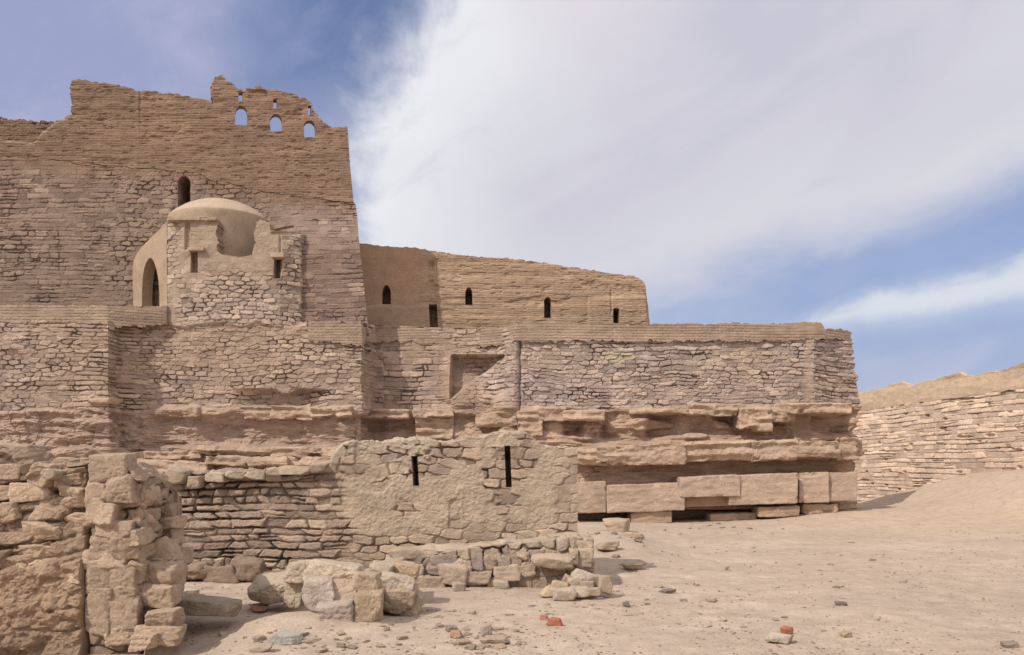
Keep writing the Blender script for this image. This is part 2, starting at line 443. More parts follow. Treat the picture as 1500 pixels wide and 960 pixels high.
# ------------------------------------------------------------------ palettes
T_BASE=(.48,.375,.305); T_DARK=(.35,.27,.23); T_LIGHT=(.54,.44,.345); T_JOINT=(.21,.15,.115)
B_BASE=(.242,.163,.116)   # mud brick
def brick_disp(c, seed, amp=1.0):
    U,Z=c['U'],c['Z']
    lam = fbm(U*.9, Z*8.0, seed, 6, .62)*.028
    lam = lam*(.45+1.1*ss(-.3,.4,fbm(U*.45,Z*.9,seed+31,4))) + .016*fbm(U*3.2,Z*4.5,seed+32,5,.6)
    lam2 = -np.abs(n2(U*.9+3*n2(U*.3,Z*.4,seed+6), Z*11, seed+3))*.012
    rib = -(1-ss(.0,.3,np.abs(((Z+.02*n2(U*.8,Z*2,seed+7))/.085)%1-.5)*2))*.012
    pits = -ss(.5,.85,n2(U*4.2,Z*14,seed+11))*.035
    erode = -ss(.2,.6,fbm(U*1.2,Z*2.6,seed+12,4))*.05
    return amp*(lam*.8+lam2*.7+rib+pits*.7+erode*.8)
def brick_col(c, seed, base=B_BASE):
    U,Z=c['U'],c['Z']
    k=np.broadcast_to(C(*base),U.shape+(3,)).copy()
    k=k*(1+.20*fbm(U*.5,Z*2.5,seed+20,5)+.10*fbm(U*2,Z*16,seed+21,3))[...,None]
    k=mix3(k,k*1.22,ss(.1,.7,fbm(U*.35,Z*.6,seed+22,4))*.6)
    return k

# ================================================================== TOWER
tower = thing('ruined_tower','tall ruined mud brick and stone tower with three arched openings against the sky','tower',(wx(270,27.6),27.6,2.0))
TWO = tuple(tower.location)
def in_parent(o, par):
    o.location = (-par.location.x, -par.location.y, -par.location.z); return o
tw_top = P([(-120,206),(0,203),(30,207),(48,209),(54,203),(60,195),(78,181),(95,173),(104,166),(100.5,158),(101,150),(99,140),(101.5,124),(106,117),(116,116),(140,120),(170,123),(205,133),(230,134),(262,138),(290,144),(309,149),(311,125),(314,112),(322,108),(330,116),(337,120),(350,128),(362,130),(376,130),(386,124),(400,130),(412,131),(440,136),(452,140),(466,144),(474,148),(479,157),(484,166),(495,176),(509,186)])
def tw_topr(px):
    return tw_top(px) + 1.2*n2(px/5.,px*0,3) + 1.0*n2(px/2.1,px*0,4)*(px>300) + 1.4*ss(.1,.7,n2(px/3.3,px*0+4,8))*(px>330)
tw_mid = P([(-120,224),(0,228),(60,232),(120,240),(200,247),(255,250),(288,252),(312,264),(400,281),(519,297)])
tw_lean = P([(100,-31),(185,-29),(240,-25.5),(297,-20),(300,-17),(340,-13),(400,-8),(478,0),(520,4)])
tw_lean_low = P([(100,-31),(297,-20),(300,-17),(340,-9),(370,-3),(400,1),(478,9),(520,14)])
twplan=[(-340,27.6),(538,27.6)]
def d_up(c): 
    d = brick_disp(c, 5, 1.1)
    PX,PY=c['PX'],c['PY']
    d = d - .05*ss(0,1,1-np.abs(PX-205)/3)*ss(240,130,PY)   # vertical crack
    d = d + .03*ss(196,180,PY)*(PX>310)*n2(c['U']*2,c['Z']*5,4)
    d = d - .08*(PX>310)*ss(152,140,PY)*ss(0,.5,n2(c['U']*1.4,c['Z']*3,14))
    return d
def c_up(c):
    k=brick_col(c,5); e=c['PY']-tw_topr(c['PX'])
    k=mix3(k,C(.36,.265,.19),ss(4.5,1.5,e)*(.35+.5*(c['PX']<104)))  # pale worn plaster edge, with a sunlit rim painted into the colour
    st=ss(.1,.5,n2(c['U']*1.3,c['Z']*.12,501))*ss(70,5,e)
    k=mix3(k,k*.8,st*.6)
    return k
relief('mud_brick_wall', tower, twplan, lambda p: 104+0*p, lambda p: tw_mid(p)+2*n2(p/14,p*0,7), .028, d_up, c_up, M_BRICK, thick=.26, back=(-.6,1), cut=tw_topr,
   holes=[opening(345,366,155,183,11), opening(405,426,167,192,11), opening(463,483,176.5,201,10),
          opening(351,357.5,135,149), opening(411,417.5,146,159), opening(470,476,154,168)],
   lean=tw_lean, ls=.775, capn=.05, capcol=B_BASE)
def d_low(c):
    U,Z,PX,PY=c['U'],c['Z'],c['PX'],c['PY']
    d,p,r1,r2,r3=stone_relief(U,Z,.40,.165,21,.045,kind='rubble',warp=.6,rnd=.15,jit=.55,pw=4)
    d2,p2,*q=stone_relief(U,Z,.40,.155,24,.035,warp=.5,split=.12,jit=.3,slope=.4,rnd=.17)
    m=ss(120,200,PX+20*n2(U,Z,4))*(1-ss(400,450,PX+18*n2(U,Z,5)))
    sm=ss(-.15,.45,fbm(U*.5,Z*.55,26,4))*.75  # smeared mortar
    dd=lerp(d2,d,m); c['p']=lerp(p2,p,m); c['r']=[lerp(q[i],(r1,r2,r3)[i],m) for i in range(3)]; c['sm']=sm*(1-m*.5)
    dd=dd*(1-c['sm'])+c['sm']*.03*fbm(U*2,Z*5,28,4)
    # lintel line right of the chapel
    dd=dd-.08*boxm(PX,395,442,2)*boxm(PY,338,343,1)
    return dd+.03+.04*fbm(U*.5,Z*.7,27,3)+1.12*ss(11.0,8.8,Z)*ss(395,445,PX)
def c_low(c):
    k=stone_col(c['p'],*c['r'],(.29,.212,.165),(.22,.163,.135),(.38,.295,.225),(.17,.115,.085),c['U'],c['Z'],30)
    k=mix3(k,C(.275,.195,.15),c['sm']*.8)
    pur=ss(-.2,.6,fbm(c['U']*.35,c['Z']*.4,35,4))
    k=mix3(k,k*C(.985,.96,1.0),pur)
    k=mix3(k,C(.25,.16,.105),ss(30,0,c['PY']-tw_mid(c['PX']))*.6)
    return k
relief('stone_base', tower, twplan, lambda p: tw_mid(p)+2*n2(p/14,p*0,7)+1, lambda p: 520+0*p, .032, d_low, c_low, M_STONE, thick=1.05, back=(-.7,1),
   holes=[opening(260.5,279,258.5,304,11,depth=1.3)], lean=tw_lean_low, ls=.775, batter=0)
# ---- wall far behind on the left
o=relief('broken_rear_wall', None, [(-300,31),(100,31)], lambda p: P([(-130,160),(0,167),(60,172),(80,171),(100,170)])(p)+2.2*n2(p/6,p*0,3)+1.2*n2(p/2,p*0,5), lambda p:230+0*p, .04,
   lambda c: brick_disp(c,55,1.6)-.5*ss(182,190,c['PY'])*0-.35*ss(186,180,c['PY']), lambda c: brick_col(c,55,(.20,.13,.09)), M_BRICK, thick=1.2, back_full=False, origin=(wx(0,31),31,wz(230,31)))
tag(o,'low broken mud brick wall behind the left shoulder of the tower','wall')

# ================================================================== BACK RANGE
bk_top=P([(500,356),(530,357),(560,360),(610,363),(640,369),(700,376),(760,380),(800,386),(850,394),(900,401),(925,404),(938,408),(944,416),(947,426),(944,434),(948,446),(952,490)])
def d_bk(c):
    U,Z,PX,PY=c['U'],c['Z'],c['PX'],c['PY']
    rough=ss(600,640,PX+8*n2(U*.8,Z*.8,3))
    d=brick_disp(c,61,1.0)*lerp(.12,1.15,rough)
    d-= .10*boxm(PX,628,635,1.5)*boxm(PY,383,415,3)*ss(-.3,.3,n2(U*3,Z*4,9)+.4)
    d-= .06*np.exp(-((PX-895)/1.3)**2)*boxm(PY,425,460,4)
    d+= .05*ss(445,452,PY+2*n2(U*2,Z,8))*(PX<640)
    d-= .05*boxm(PX,640,760,3)*ss(455,448,PY)*0
    d+= .10*boxm(PX,862,952,2)*ss(432,438,PY+3*n2(U,Z*0,4))
    d+= .02*(PX>640)*ss(.2,.6,((Z*1.0)%.5)/.5)
    return d
def c_bk(c):
    k=brick_col(c,61,(.385,.272,.190)); PX,PY=c['PX'],c['PY']
    k=mix3(k,C(.45,.295,.20),(1-ss(600,640,PX))*.8)  # smooth end under the tower's shadow, colour raised to lift the shade
    k=mix3(k,C(.43,.31,.215),ss(442,452,PY)*(PX<642)*.8)
    return k
o=relief('long_brick_range', None, [(500,29.9),(952,30.7)], lambda p: bk_top(p)+1.0*n2(p/7,p*0,2)+.7*n2(p/2,p*0,3), lambda p:512+0*p, .033, d_bk, c_bk, M_BRICK, thick=1.6,back=(-.3,1),
   holes=[opening(559.5,572.5,418,446,14,depth=.9),opening(681.5,692,421,447,10,depth=.9),opening(797,807.5,435,466,8,depth=.9),opening(897.5,906.5,452,475,3,depth=.9),opening(629,641,446,484,0,depth=.7,skew=.05)],
   origin=(wx(740,29.8),29.8,wz(512,29.8)))
tag(o,'long mud brick wall with four small dark niches rising behind the terrace','wall')

# ================================================================== TERRACE (retaining wall with rock base)
terr=thing('terrace_wall','long stone retaining wall on eroded sandstone ledges below the tower','wall',(0,26,0))
TP=[(-340,25.0),(158,25.0),(178,25.75),(205,26.0),(250,26.1),(270,26.0),(410,26.05),(520,26.05),(530,26.05),(552,27.5),(600,27.3),(661,27.15),(700,27.1),(728,26.95),(742,26.3),(760,26.05),(1100,26.5),(1180,26.55),(1192,26.5),(1250,27.3)]
t_top=P([(-80,470),(0,470),(243,471),(247,470),(530,470),(540,475),(600,478),(735,484),(757,478),(1205,484),(1212,485),(1250,484)])
def zone_shift(c):   # slow wander of the layer lines
    return 6*n2(c['U']*.45,c['Z']*0,71)+2.5*n2(c['U']*1.7,c['Z']*0,72)
def d_ter(c):
    U,Z,PX,PY=c['U'],c['Z'],c['PX'],c['PY']
    dA,pA,*rA=stone_relief(U,Z,.35,.145,31,.055,kind='rubble',warp=.7,rnd=.15,jit=.65,pw=3.6)
    dA2,pA2,*rA2=stone_relief(U,Z,.40,.16,32,.06,warp=.7,split=.12,slope=.9,rnd=.17)
    ma=ss(-.1,.2,fbm(U*.35,Z*.5,33,3))*.0+boxm(PX,0,2000,1)*ss(-.05,.1,fbm(U*.3,Z*.4,33,3))
    dA=lerp(dA,dA2,ma);pA=lerp(pA,pA2,ma);rA=[lerp(rA[i],rA2[i],ma) for i in range(3)]
    dB,pB,*rB=stone_relief(U,Z,.33,.128,37,.055,kind='rubble',warp=.7,rnd=.15,jit=.7,pw=3.4)
    dC,pC,*rC=stone_relief(U,Z,.40,.18,41,.05,warp=.5,split=.2,slope=.4,rnd=.16)
    dB2,pB2,*rB2=stone_relief(U,Z,.36,.13,38,.05,warp=.9,split=.08,slope=1.1,rnd=.15)
    mb=ss(-.12,.05,fbm(U*.45,Z*.8,39,3)); dB=lerp(dB,dB2,mb);pB=lerp(pB,pB2,mb);rB=[lerp(rB[i],rB2[i],mb) for i in range(3)]
    mR=ss(735,760,PX); mC=boxm(PX,560,664,3)
    d=lerp(dA,dB,mR); p=lerp(pA,pB,mR); r=[lerp(rA[i],rB[i],mR) for i in range(3)]
    d=lerp(d,dC,mC); p=lerp(p,pC,mC); r=[lerp(r[i],rC[i],mC) for i in range(3)]
    wob=zone_shift(c)
    sm=ss(.15,.6,fbm(U*.45,Z*.6,44,4))*.6
    sm=np.where(PX<700, np.maximum(sm, ss(-.05,.45,fbm(U*.6,Z*.9,144,5,.6))*.8), sm)
    sm=np.maximum(sm, boxm(PX,1178,1192,3)*.8)
    sm=np.maximum(sm, boxm(PX,250,440,20)*ss(380,330,PY)*.8)
    base=ss(594,603,PY+wob*.8-6*ss(300,100,PX))   # where the living rock starts
    # notch between the middle bay and the right front: rubble slope
    notch=boxm(PX,662,738,1.5)*ss(519,523,PY)*ss(6,-4,PY-(584-(PX-661)*.85))
    sl=boxm(PX,655,750,10)*ss(528,585,PY-.45*(700-PX)*-1)*.9
    # rock base
    n=fbm(U*.55,Z*1.8,81,5,.55); n1=fbm(U*1.6,Z*4.5,82,5,.6)
    bl=np.floor(n2(U*.55,Z*.9,83)*3+.5)/3
    rock=.22*n+.12*n1+.09*bl-.04*np.abs(n2(U*2.5,Z*9,84))
    py=PY+wob*.6
    right=ss(750,770,PX)
    rec=lambda a,b,s=2.5: boxm(py,a,b,s)
    alc=ss(-.35,.05,n2(U*.55+4,Z*0,85)+.25*n2(U*2.2,Z*2,86)+.25)  # alcoves, not everywhere
    dark_=np.maximum.reduce([boxm(PX,826,852,5),boxm(PX,882,906,5),boxm(PX,948,1086,8),boxm(PX,1128,1150,5),boxm(PX,1163,1240,5)])
    alcR=np.clip(dark_*(.7+.6*n2(U*1.3,Z*2,93)),0,1)
    R=  .10*rec(596,604) - .50*rec(604,640,5)*alcR*(1-.6*ss(.1,.4,n2(U*.8,Z*1.2,90))) + .25*ss(.15,.5,n2(U*1.1+3,Z*2.2,91))*rec(604,645,4) + .12*rec(640,648) +.35*rec(648,672) -.06*rec(674,702,6) + .0*rec(702,745) -1.1*ss(746,751,PY)
    Lf= .12*rec(594,612) - .16*rec(612,655,8)*alc + .25*rec(656,690) 
    rock=rock*lerp(1,.8,right)+lerp(Lf,R,right)
    # far-left slope below the buttress
    mL=1-ss(190,240,PX)
    rock=lerp(rock, .35*n+.2*n1+.25*ss(600,700,PY)+.15*bl+.1, mL)
    # rubbly patches with half-buried stones
    rub=ss(.0,.5,fbm(U*.7,Z*1.2,87,3))*.5
    rock=rock+rub*dA*1.2
    D=lerp(d*(1-sm*.8)+.03*sm*fbm(U*3,Z*5,45,4), rock, base)
    D=D-.55*notch+sl*.45
    D=D+.05*fbm(U*.4,Z*.5,46,3)*(1-base)+.09*n2(U*.9,Z*1.4,47)*(1-base)*ss(350,60,PX)
    # upright crack and stepped quoin at the right front's left end
    D=D-.30*np.exp(-((PX-760-2*n2(U*0,Z*3,5))/3.2)**2)*boxm(PY,498,600,5)
    D=D-.10*np.exp(-((PX-500)/1.5)**2)*0
    # hollow above the long slab
    D=D-.35*boxm(PX,352,470,14)*boxm(PY,572,596,4)*ss(-.5,.2,n2(U*1.5,Z*3,9)+.3)
    c['p']=p; c['r']=r; c['sm']=sm; c['base']=base; c['n']=n; c['n1']=n1; c['sl']=sl
    D=D-.16*boxm(PX,247,446,3)*ss(480,474,PY)
    return D
def c_ter(c):
    U,Z,PX,PY=c['U'],c['Z'],c['PX'],c['PY']
    k=stone_col(c['p'],*c['r'],T_BASE,T_DARK,T_LIGHT,T_JOINT,U,Z,50)
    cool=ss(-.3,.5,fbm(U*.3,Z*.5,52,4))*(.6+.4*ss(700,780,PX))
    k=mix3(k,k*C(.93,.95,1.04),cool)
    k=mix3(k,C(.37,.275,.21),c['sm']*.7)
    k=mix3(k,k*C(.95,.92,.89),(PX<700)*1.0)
    rk=np.broadcast_to(C(.445,.315,.235),U.shape+(3,))*(1+.22*c['n']+.16*c['n1'])[...,None]
    rk=mix3(rk,C(.47,.35,.25),ss(0,.6,fbm(U*.8,Z*3,54,4))*.6)
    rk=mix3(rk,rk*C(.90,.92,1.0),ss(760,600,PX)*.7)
    k=mix3(k,rk,np.maximum(c['base'],c['sl']*.8))
    # a few pale blocks
    pale=((np.hypot((PX-905)/26,(PY-522)/8)<1)|(np.hypot((PX-1082)/10,(PY-518)/7)<1))
    k=np.where((pale&(c['p']>.4)&(c['r'][1]>.3))[...,None], C(.50,.42,.30)*np.ones_like(k), k)
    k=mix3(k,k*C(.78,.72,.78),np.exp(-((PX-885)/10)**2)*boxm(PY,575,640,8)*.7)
    return k
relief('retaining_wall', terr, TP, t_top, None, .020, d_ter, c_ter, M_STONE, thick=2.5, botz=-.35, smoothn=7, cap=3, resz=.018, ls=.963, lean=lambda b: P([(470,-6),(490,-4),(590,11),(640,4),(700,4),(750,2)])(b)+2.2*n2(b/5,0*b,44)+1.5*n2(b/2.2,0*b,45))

# mud-brick parapets along the terrace edge
def d_par(c):
    U,Z=c['U'],c['Z']
    row=np.abs((Z/.092+.15*n2(U*.6,Z*0,3))%1-.5)*2
    col_=np.abs(((U/.27+.5*np.floor(Z/.092+.15*n2(U*.6,Z*0,3)))%1)-.5)*2
    j=np.maximum(ss(.62,1,row),ss(.9,1,col_)*.7)
    return .012-.020*j*(1-ss(.2,.6,fbm(U*.8,Z*2,5,3)))+.03*fbm(U*1.1,Z*3,6,4)
def c_par(c):
    U,Z=c['U'],c['Z']
    k=np.broadcast_to(C(.345,.258,.195),U.shape+(3,)).copy()
    k=k*(1+.13*fbm(U*1.0,Z*6,7,4)+.10*(hsh(np.floor(U/.27),np.floor(Z/.092),3)-.5)*1.8)[...,None]
    return mix3(k,C(.45,.35,.255),ss(.2,.7,fbm(U*.6,Z*1.5,8,3))*.5)
def parap(plan, top, bot, th, **kw):
    return relief('parapet', terr, plan, lambda p: P(top)(p)+1.3*n2(p/23,p*0,14)+.9*n2(p/8,p*0,4)+.7*n2(p/2.5,p*0,6), lambda p: P(bot)(p)+2.0*n2(p/7,p*0,5)+1.2*n2(p/2.5,p*0,9), .028, d_par, c_par, M_BRICK, thick=th, cap=3, capn=.015, smoothn=5, capcol=(.46,.35,.25), **kw)
parap([(-340,25.1),(158,25.3),(244,25.95)],[(-80,446),(0,446),(243,450)],[(-80,477),(0,478),(160,480),(244,476)],.5)
parap([(452,26.0),(520,25.98),(530,26.03),(552,27.45),(600,27.25),(700,27.1),(738,26.6),(757,26.0),(1100,26.4),(1182,26.5),(1194,26.45),(1209,26.5)],
      [(452,470),(528,474),(531,480),(545,482),(600,483),(690,486),(712,484),(745,476),(757,472),(900,474),(1060,475),(1200,472),(1205,475),(1209,483)],
      [(452,500),(530,506),(545,502),(600,500),(660,508),(735,506),(757,500),(900,500),(1100,500),(1209,497)],.55)
parap([(1205,26.55),(1246,27.25)],[(1205,483),(1215,480),(1222,484),(1232,481),(1240,484),(1247,486),(1250,492)],[(1207,497),(1252,500)],1.6)
# foundation blocks
blocks=[(840,706,888,752,25.5,1.2,.0),(889,709,1003,750,25.45,1.3,-.01),(996,697,1085,728,25.38,1.5,-.012),(1068,695,1169,739,25.45,1.4,-.03),(1171,692,1215,737,25.7,1.4,-.02),(1213,692,1256,734,25.85,1.6,-.02)]
for i,(a,b,c_,d_,Y,dp,sk) in enumerate(blocks):
    block('foundation_block',terr,a,b,c_,d_,Y,dp,300+i,res=.035,r=.03,amp=.035,col=(.455,.34,.26),skew=.035 if i<5 else .02,lam=.3)
block('foundation_block',terr,1000,724,1085,742,25.75,1.0,311,r=.03,amp=.02,col=(.40,.27,.18),skew=.03)
ledges=[(843,656,880,681,25.5,1.0,.0),(876,651,1003,682,25.35,1.3,.03),(1000,648,1108,677,25.45,1.2,.02),(1104,646,1168,674,25.5,1.2,.03),(1160,646,1228,672,25.6,1.3,.01),(1229,640,1256,671,25.95,1.3,0),
 (228,597,268,613,25.45,1.0,0),(268,595,288,612,25.3,1.1,0),(288,598,401,613,25.42,1.1,-.005),(399,597,457,613,25.45,1.1,0),(455,595,513,613,25.35,1.1,0),(517,597,598,613,26.4,1.1,0),(608,598,664,614,26.5,1.1,0),(612,612,662,640,26.6,1.2,0),
 (82,596,142,610,24.5,.8,0),(128,583,158,594,24.6,.7,0),(38,594,84,606,24.6,.8,0),(760,600,792,640,25.7,1.2,0),(792,598,828,618,25.6,1.2,0),(826,600,884,616,25.55,1.2,0),(1086,596,1130,628,25.75,1.1,0),(1126,598,1164,618,25.8,1.1,0),(1158,592,1246,603,25.75,1.3,0),(925,598,1010,608,25.75,1.2,0),(1010,594,1080,606,25.8,1.2,0),
 (190,661,292,676,25.0,1.2,0),(192,676,300,696,24.9,1.2,-.01),(290,652,402,668,25.0,1.2,0),(300,668,420,684,24.9,1.3,0),(398,654,508,672,25.1,1.2,0),(410,672,500,690,25.0,1.2,0),(700,604,758,624,26.2,1.2,.05)]
for i,(a,b,c_,d_,Y,dp,sk) in enumerate(ledges):
    q_=random.Random(i); v=q_.uniform(.9,1.06)
    if a<520: Y+=.38
    Y+=q_.uniform(-.12,.22); b+=q_.uniform(-2,2); d_+=q_.uniform(-2.5,3); sk+=q_.uniform(-.03,.03)
    block('rock_ledge',terr,a-2,b,c_+2,d_,Y,dp,400+i,res=.045,r=.05,amp=.10 if (d_-b)>12 else .07,col=(.45*v,.325*v,.24*v),skew=sk,lam=.9,yaw=q_.uniform(-.05,.05))
for i,(a,b,c_,d_,Y) in enumerate([(925,750,985,768,25.6),(1112,742,1172,758,25.6),(1176,738,1230,753,25.9),(1040,752,1110,764,25.95)]):
    block('footing_slab',terr,a,b,c_,d_,Y,.9,500+i,r=.06,amp=.05,col=(.43,.31,.22),skew=.03)

# ================================================================== DOMED CHAPEL
chap=thing('domed_chapel','small domed chapel with an arched doorway built against the tower','chapel',(wx(300,26.5),26.5,wz(450,26.5)))
cf_top=P([(245,320),(252,319),(275,320),(316,320),(318,324),(319,368),(324,373),(350,377),(368,374),(372,366),(374,340),(371,328),(380,322),(393,326),(396,338),(440,340),(444,344)])
def d_cf(c):
    U,Z,PX,PY=c['U'],c['Z'],c['PX'],c['PY']
    dA,pA,*rA=stone_relief(U,Z,.35,.145,31,.048,kind='rubble',warp=.7,rnd=.15,jit=.65,pw=3.6)
    sm=np.clip(boxm(PX,256,420,12)*ss(430,370,PY+14*n2(U,Z,3))*.85+.6*ss(.1,.5,fbm(U*.6,Z*.7,44,4)),0,.92)
    d=dA*(1-sm)+sm*(.05*fbm(U*1.6,Z*2.6,45,5)+.03)
    d-=.10*boxm(PX,272,278,1.5)*boxm(PY,325,366,3)+.05*boxm(PX,282,318,3)*boxm(PY,322,352,3)*0
    d+=.08*boxm(PX,246,318,2)*boxm(PY,318,325,1.2)*ss(-.4,.2,n2(U*3,Z,5))
    d-=.07*boxm(PX,398,440,2)*boxm(PY,340,344,1)
    d-=.06*boxm(PX,409,412,1)*boxm(PY,344,378,1)
    d=d-.14*ss(474,482,PY+5*n2(U*2,Z*2,9))
    c['p']=pA;c['r']=rA;c['sm']=sm
    return d
def c_cf(c):
    k=stone_col(c['p'],*c['r'],T_BASE,T_DARK,T_LIGHT,T_JOINT,c['U'],c['Z'],50)
    return mix3(k,C(.385,.29,.215)*(1+.0*c['U'][...,None]),c['sm']*.9)*(1+.12*fbm(c['U']*1.5,c['Z']*2,9,4))[...,None]
o=relief('front_wall',chap,[(245.5,26.1),(270,25.95),(410,25.98),(440,26.3),(447,26.7)],lambda p:316+0*p,lambda p:486+0*p,.022,d_cf,c_cf,M_STONE,thick=.5,cut=cf_top,
  holes=[opening(279.5,290,366,400,0,depth=.28),opening(401,413,376,408,0,depth=.5,skew=-.06)])
in_parent(o,chap)
for (a,b,c_,d_) in ((274,362,298,367),(396,370,416,377)):
    block('lintel',chap,a,b,c_,d_,25.8,.4,int(a),res=.03,r=.02,amp=.012,col=(.45,.35,.26))
block('roof_ledge',chap,246,319,317,323,25.82,.4,77,res=.03,r=.02,amp=.03,col=(.42,.31,.22))
# plastered porch face, turned to the left
def d_pl(c): return .012*fbm(c['U']*2,c['Z']*2,5,4)+.015*fbm(c['U']*.7,c['Z']*.7,6,2)
def c_pl(c):
    U,Z=c['U'],c['Z']
    k=np.broadcast_to(C(.36,.265,.188),U.shape+(3,))*(1+.10*fbm(U*1.2,Z*1.0,8,5)+.05*n2(U*6,Z*1.2,4))[...,None]
    return mix3(k,C(.40,.29,.20),ss(.25,.6,fbm(U*2.5,Z*.7,12,3))*.4)
o=relief('porch_wall',chap,[(194.5,27.35),(244.5,26.12)],P([(194,392),(197,380),(201,371),(208,362),(220,350),(235,335),(245,324)]),lambda p:P([(194,449),(245,451)])(p),.022,d_pl,c_pl,M_PLASTER,thick=.38,back=(.97,.81),back_full=True,
  holes=[opening(207.5,233,378,449,58,depth=None)],cap=5,capn=.0)
in_parent(o,chap)
# shadowed inner door leaf wall
# dome: lathe
def lathe_dome(name,parent,cx,cy,prof,n=96,col=(.43,.335,.25),squash=1.0):
    pr=np.array(prof); m=140; tt=np.linspace(0,len(pr)-1,m); R=np.interp(tt,np.arange(len(pr)),pr[:,0]); Zp=np.interp(tt,np.arange(len(pr)),pr[:,1])
    for _ in range(3):
        R[1:-1]=(R[:-2]+R[1:-1]*2+R[2:])/4; Zp[1:-1]=(Zp[:-2]+Zp[1:-1]*2+Zp[2:])/4
    th=np.linspace(0,2*math.pi,n*2,endpoint=False)
    A,Rr=np.meshgrid(th,R); _,Zz=np.meshgrid(th,Zp)
    X=Rr*np.cos(A);Yy=Rr*np.sin(A)*squash
    V=np.stack([X,Yy,Zz],-1).reshape(-1,3)
    V=V*(1+.012*fbm3(V,.9,3,3)+.004*fbm3(V,4,5,3))[:,None]
    idx=np.arange(m*n*2).reshape(m,n*2); nx=np.roll(idx,-1,1)
    Q=np.stack([idx[:-1],nx[:-1],nx[1:],idx[1:]],-1).reshape(-1,4)
    c=np.broadcast_to(C(*col),(len(V),3))*(1+.13*fbm3(V,.8,7,5)+.06*fbm3(V*np.array([4,4,.6]),1.3,9,3))[:,None]
    c=mix3(c,C(.37,.28,.21),ss(.3,-1.2,V[:,2])*.5)
    me=make_mesh(name,V,Q,c,M_PLASTER)
    return mesh_obj(name,me,parent,(cx-parent.location.x,cy-parent.location.y,-parent.location.z))
dz=wz(324,27.3); dtop=wz(293,27.3)
dz=wz(326,27.9); dtop=wz(295,27.9)
hcap=dtop-dz; acap=1.74; Rc=(acap**2+hcap**2)/(2*hcap)
prof=[(1.50,dz-3.1),(1.52,dz-1.5),(1.60,dz-.7),(1.68,dz-.3),(1.735,dz-.08)]
for k in range(0,15):
    r_=acap*(1-k/14); prof.append((max(r_,.001), dtop-Rc+math.sqrt(Rc*Rc-r_*r_)))
# centre the profile height about the dome
cxd=wx(324,27.9)
dome=lathe_dome('dome',chap,cxd,27.95,[(r,z-dz) for r,z in prof])
dome.location.z=dz-chap.location.z
# sloping shoulder joining porch and dome
def shoulder():
    # loft from the porch wall's rounded top back to the dome
    Pth=[(194.5,27.35,392),(197,27.3,380),(201,27.2,371),(208,27.0,362),(220,26.75,350),(235,26.4,335),(245,26.15,324),(256,26.15,319)]
    rows=[]; nS=30
    a=np.array(Pth); t=np.linspace(0,len(a)-1,60); A=np.stack([np.interp(t,np.arange(len(a)),a[:,i]) for i in range(3)],1)
    f=np.stack([wx(A[:,0],A[:,1]),A[:,1],wz(A[:,2],A[:,1])],1)
    for s_ in np.linspace(0,1,nS):
        b=np.stack([f[:,0]+.9*s_*(1+.2*np.linspace(1,0,60)), f[:,1]+1.3*s_, f[:,2]+.32*math.sin(s_*math.pi/2)*np.linspace(.5,1,60)],1)
        rows.append(b)
    V=np.array(rows).reshape(-1,3); idx=np.arange(nS*60).reshape(nS,60)
    Q=np.stack([idx[:-1,:-1],idx[:-1,1:],idx[1:,1:],idx[1:,:-1]],-1).reshape(-1,4)
    c=np.broadcast_to(C(.46,.35,.255),(len(V),3))*(1+.12*fbm3(V,1,7,4))[:,None]
    V=V-np.array(chap.location)
    mesh_obj('porch_roof',make_mesh('porch_roof',V,Q,c,M_PLASTER),chap)
shoulder()
for o in list(terr.children):
    if o.name.startswith(('retaining','parapet')): in_parent(o,terr)
for o in list(tower.children): in_parent(o,tower)

# ================================================================== ENCLOSURE WALL on the right
encl=thing('enclosure_wall','rubble stone enclosure wall with eroded mud coping beside the sand drift','wall',(18,30,.3))
EP=[(17.07,43.0),(17.3,40.0),(18.2,28.4),(19.2,15.5)]
ep=np.array(EP)
def encl_plan_py(y_at):   # heights along the wall set from its height over the ground
    return y_at
def d_en(c):
    U,Z=c['U'],c['Z']
    d,p,*r=stone_relief(U,Z,.75,.18,131,.045,warp=.4,split=.1,slope=.6,rnd=.15)
    c['p']=p;c['r']=r
    holes=ss(.80,.86,hsh(np.floor(U/.45),np.floor(Z/.17),9))*0
    return d+.08*fbm(U*.5,Z*.9,5,4)-.12*ss(.72,.85,n2(U*1.8,Z*5,7))
def c_en(c): return stone_col(c['p'],*c['r'],(.66,.51,.395),(.56,.43,.345),(.72,.57,.44),(.30,.21,.15),c['U'],c['Z'],150)
en_joint=P([(1200,606),(1255,603),(1330,592),(1400,584),(1500,568),(1700,532),(2100,450)])
en_top=P([(1200,584),(1255,577),(1270,572),(1295,565),(1312,560),(1325,565),(1345,560),(1370,552),(1395,546),(1405,550),(1425,550),(1450,545),(1475,536),(1500,528),(1700,480),(2100,390)])
o=relief('stone_wall',encl,EP,lambda p: en_joint(p)+1.8*n2(p/9,p*0,3),None,.04,d_en,c_en,M_STONE,thick=.9,back=(1,0),botz=-.2,plan_world=True,resz=.026); in_parent(o,encl)
def d_ec(c):
    U,Z=c['U'],c['Z']; h=(en_joint(c['PX'])-c['PY'])/30
    return -.02-.25*np.clip(h,0,1)**1.5+.035*fbm(U*1.1,Z*3,6,5)+.012*fbm(U*5,Z*9,8,3)
o=relief('mud_coping',encl,EP,lambda p: en_top(p)+1.6*n2(p/16,p*0,3)+.8*n2(p/5,p*0,9),lambda p: en_joint(p)+1.8*n2(p/9,p*0,3),.04,d_ec,lambda c: brick_col(c,160,(.45,.335,.235)),M_BRICK,thick=.7,back=(1,0),plan_world=True,cap=4,capn=.04); in_parent(o,encl)

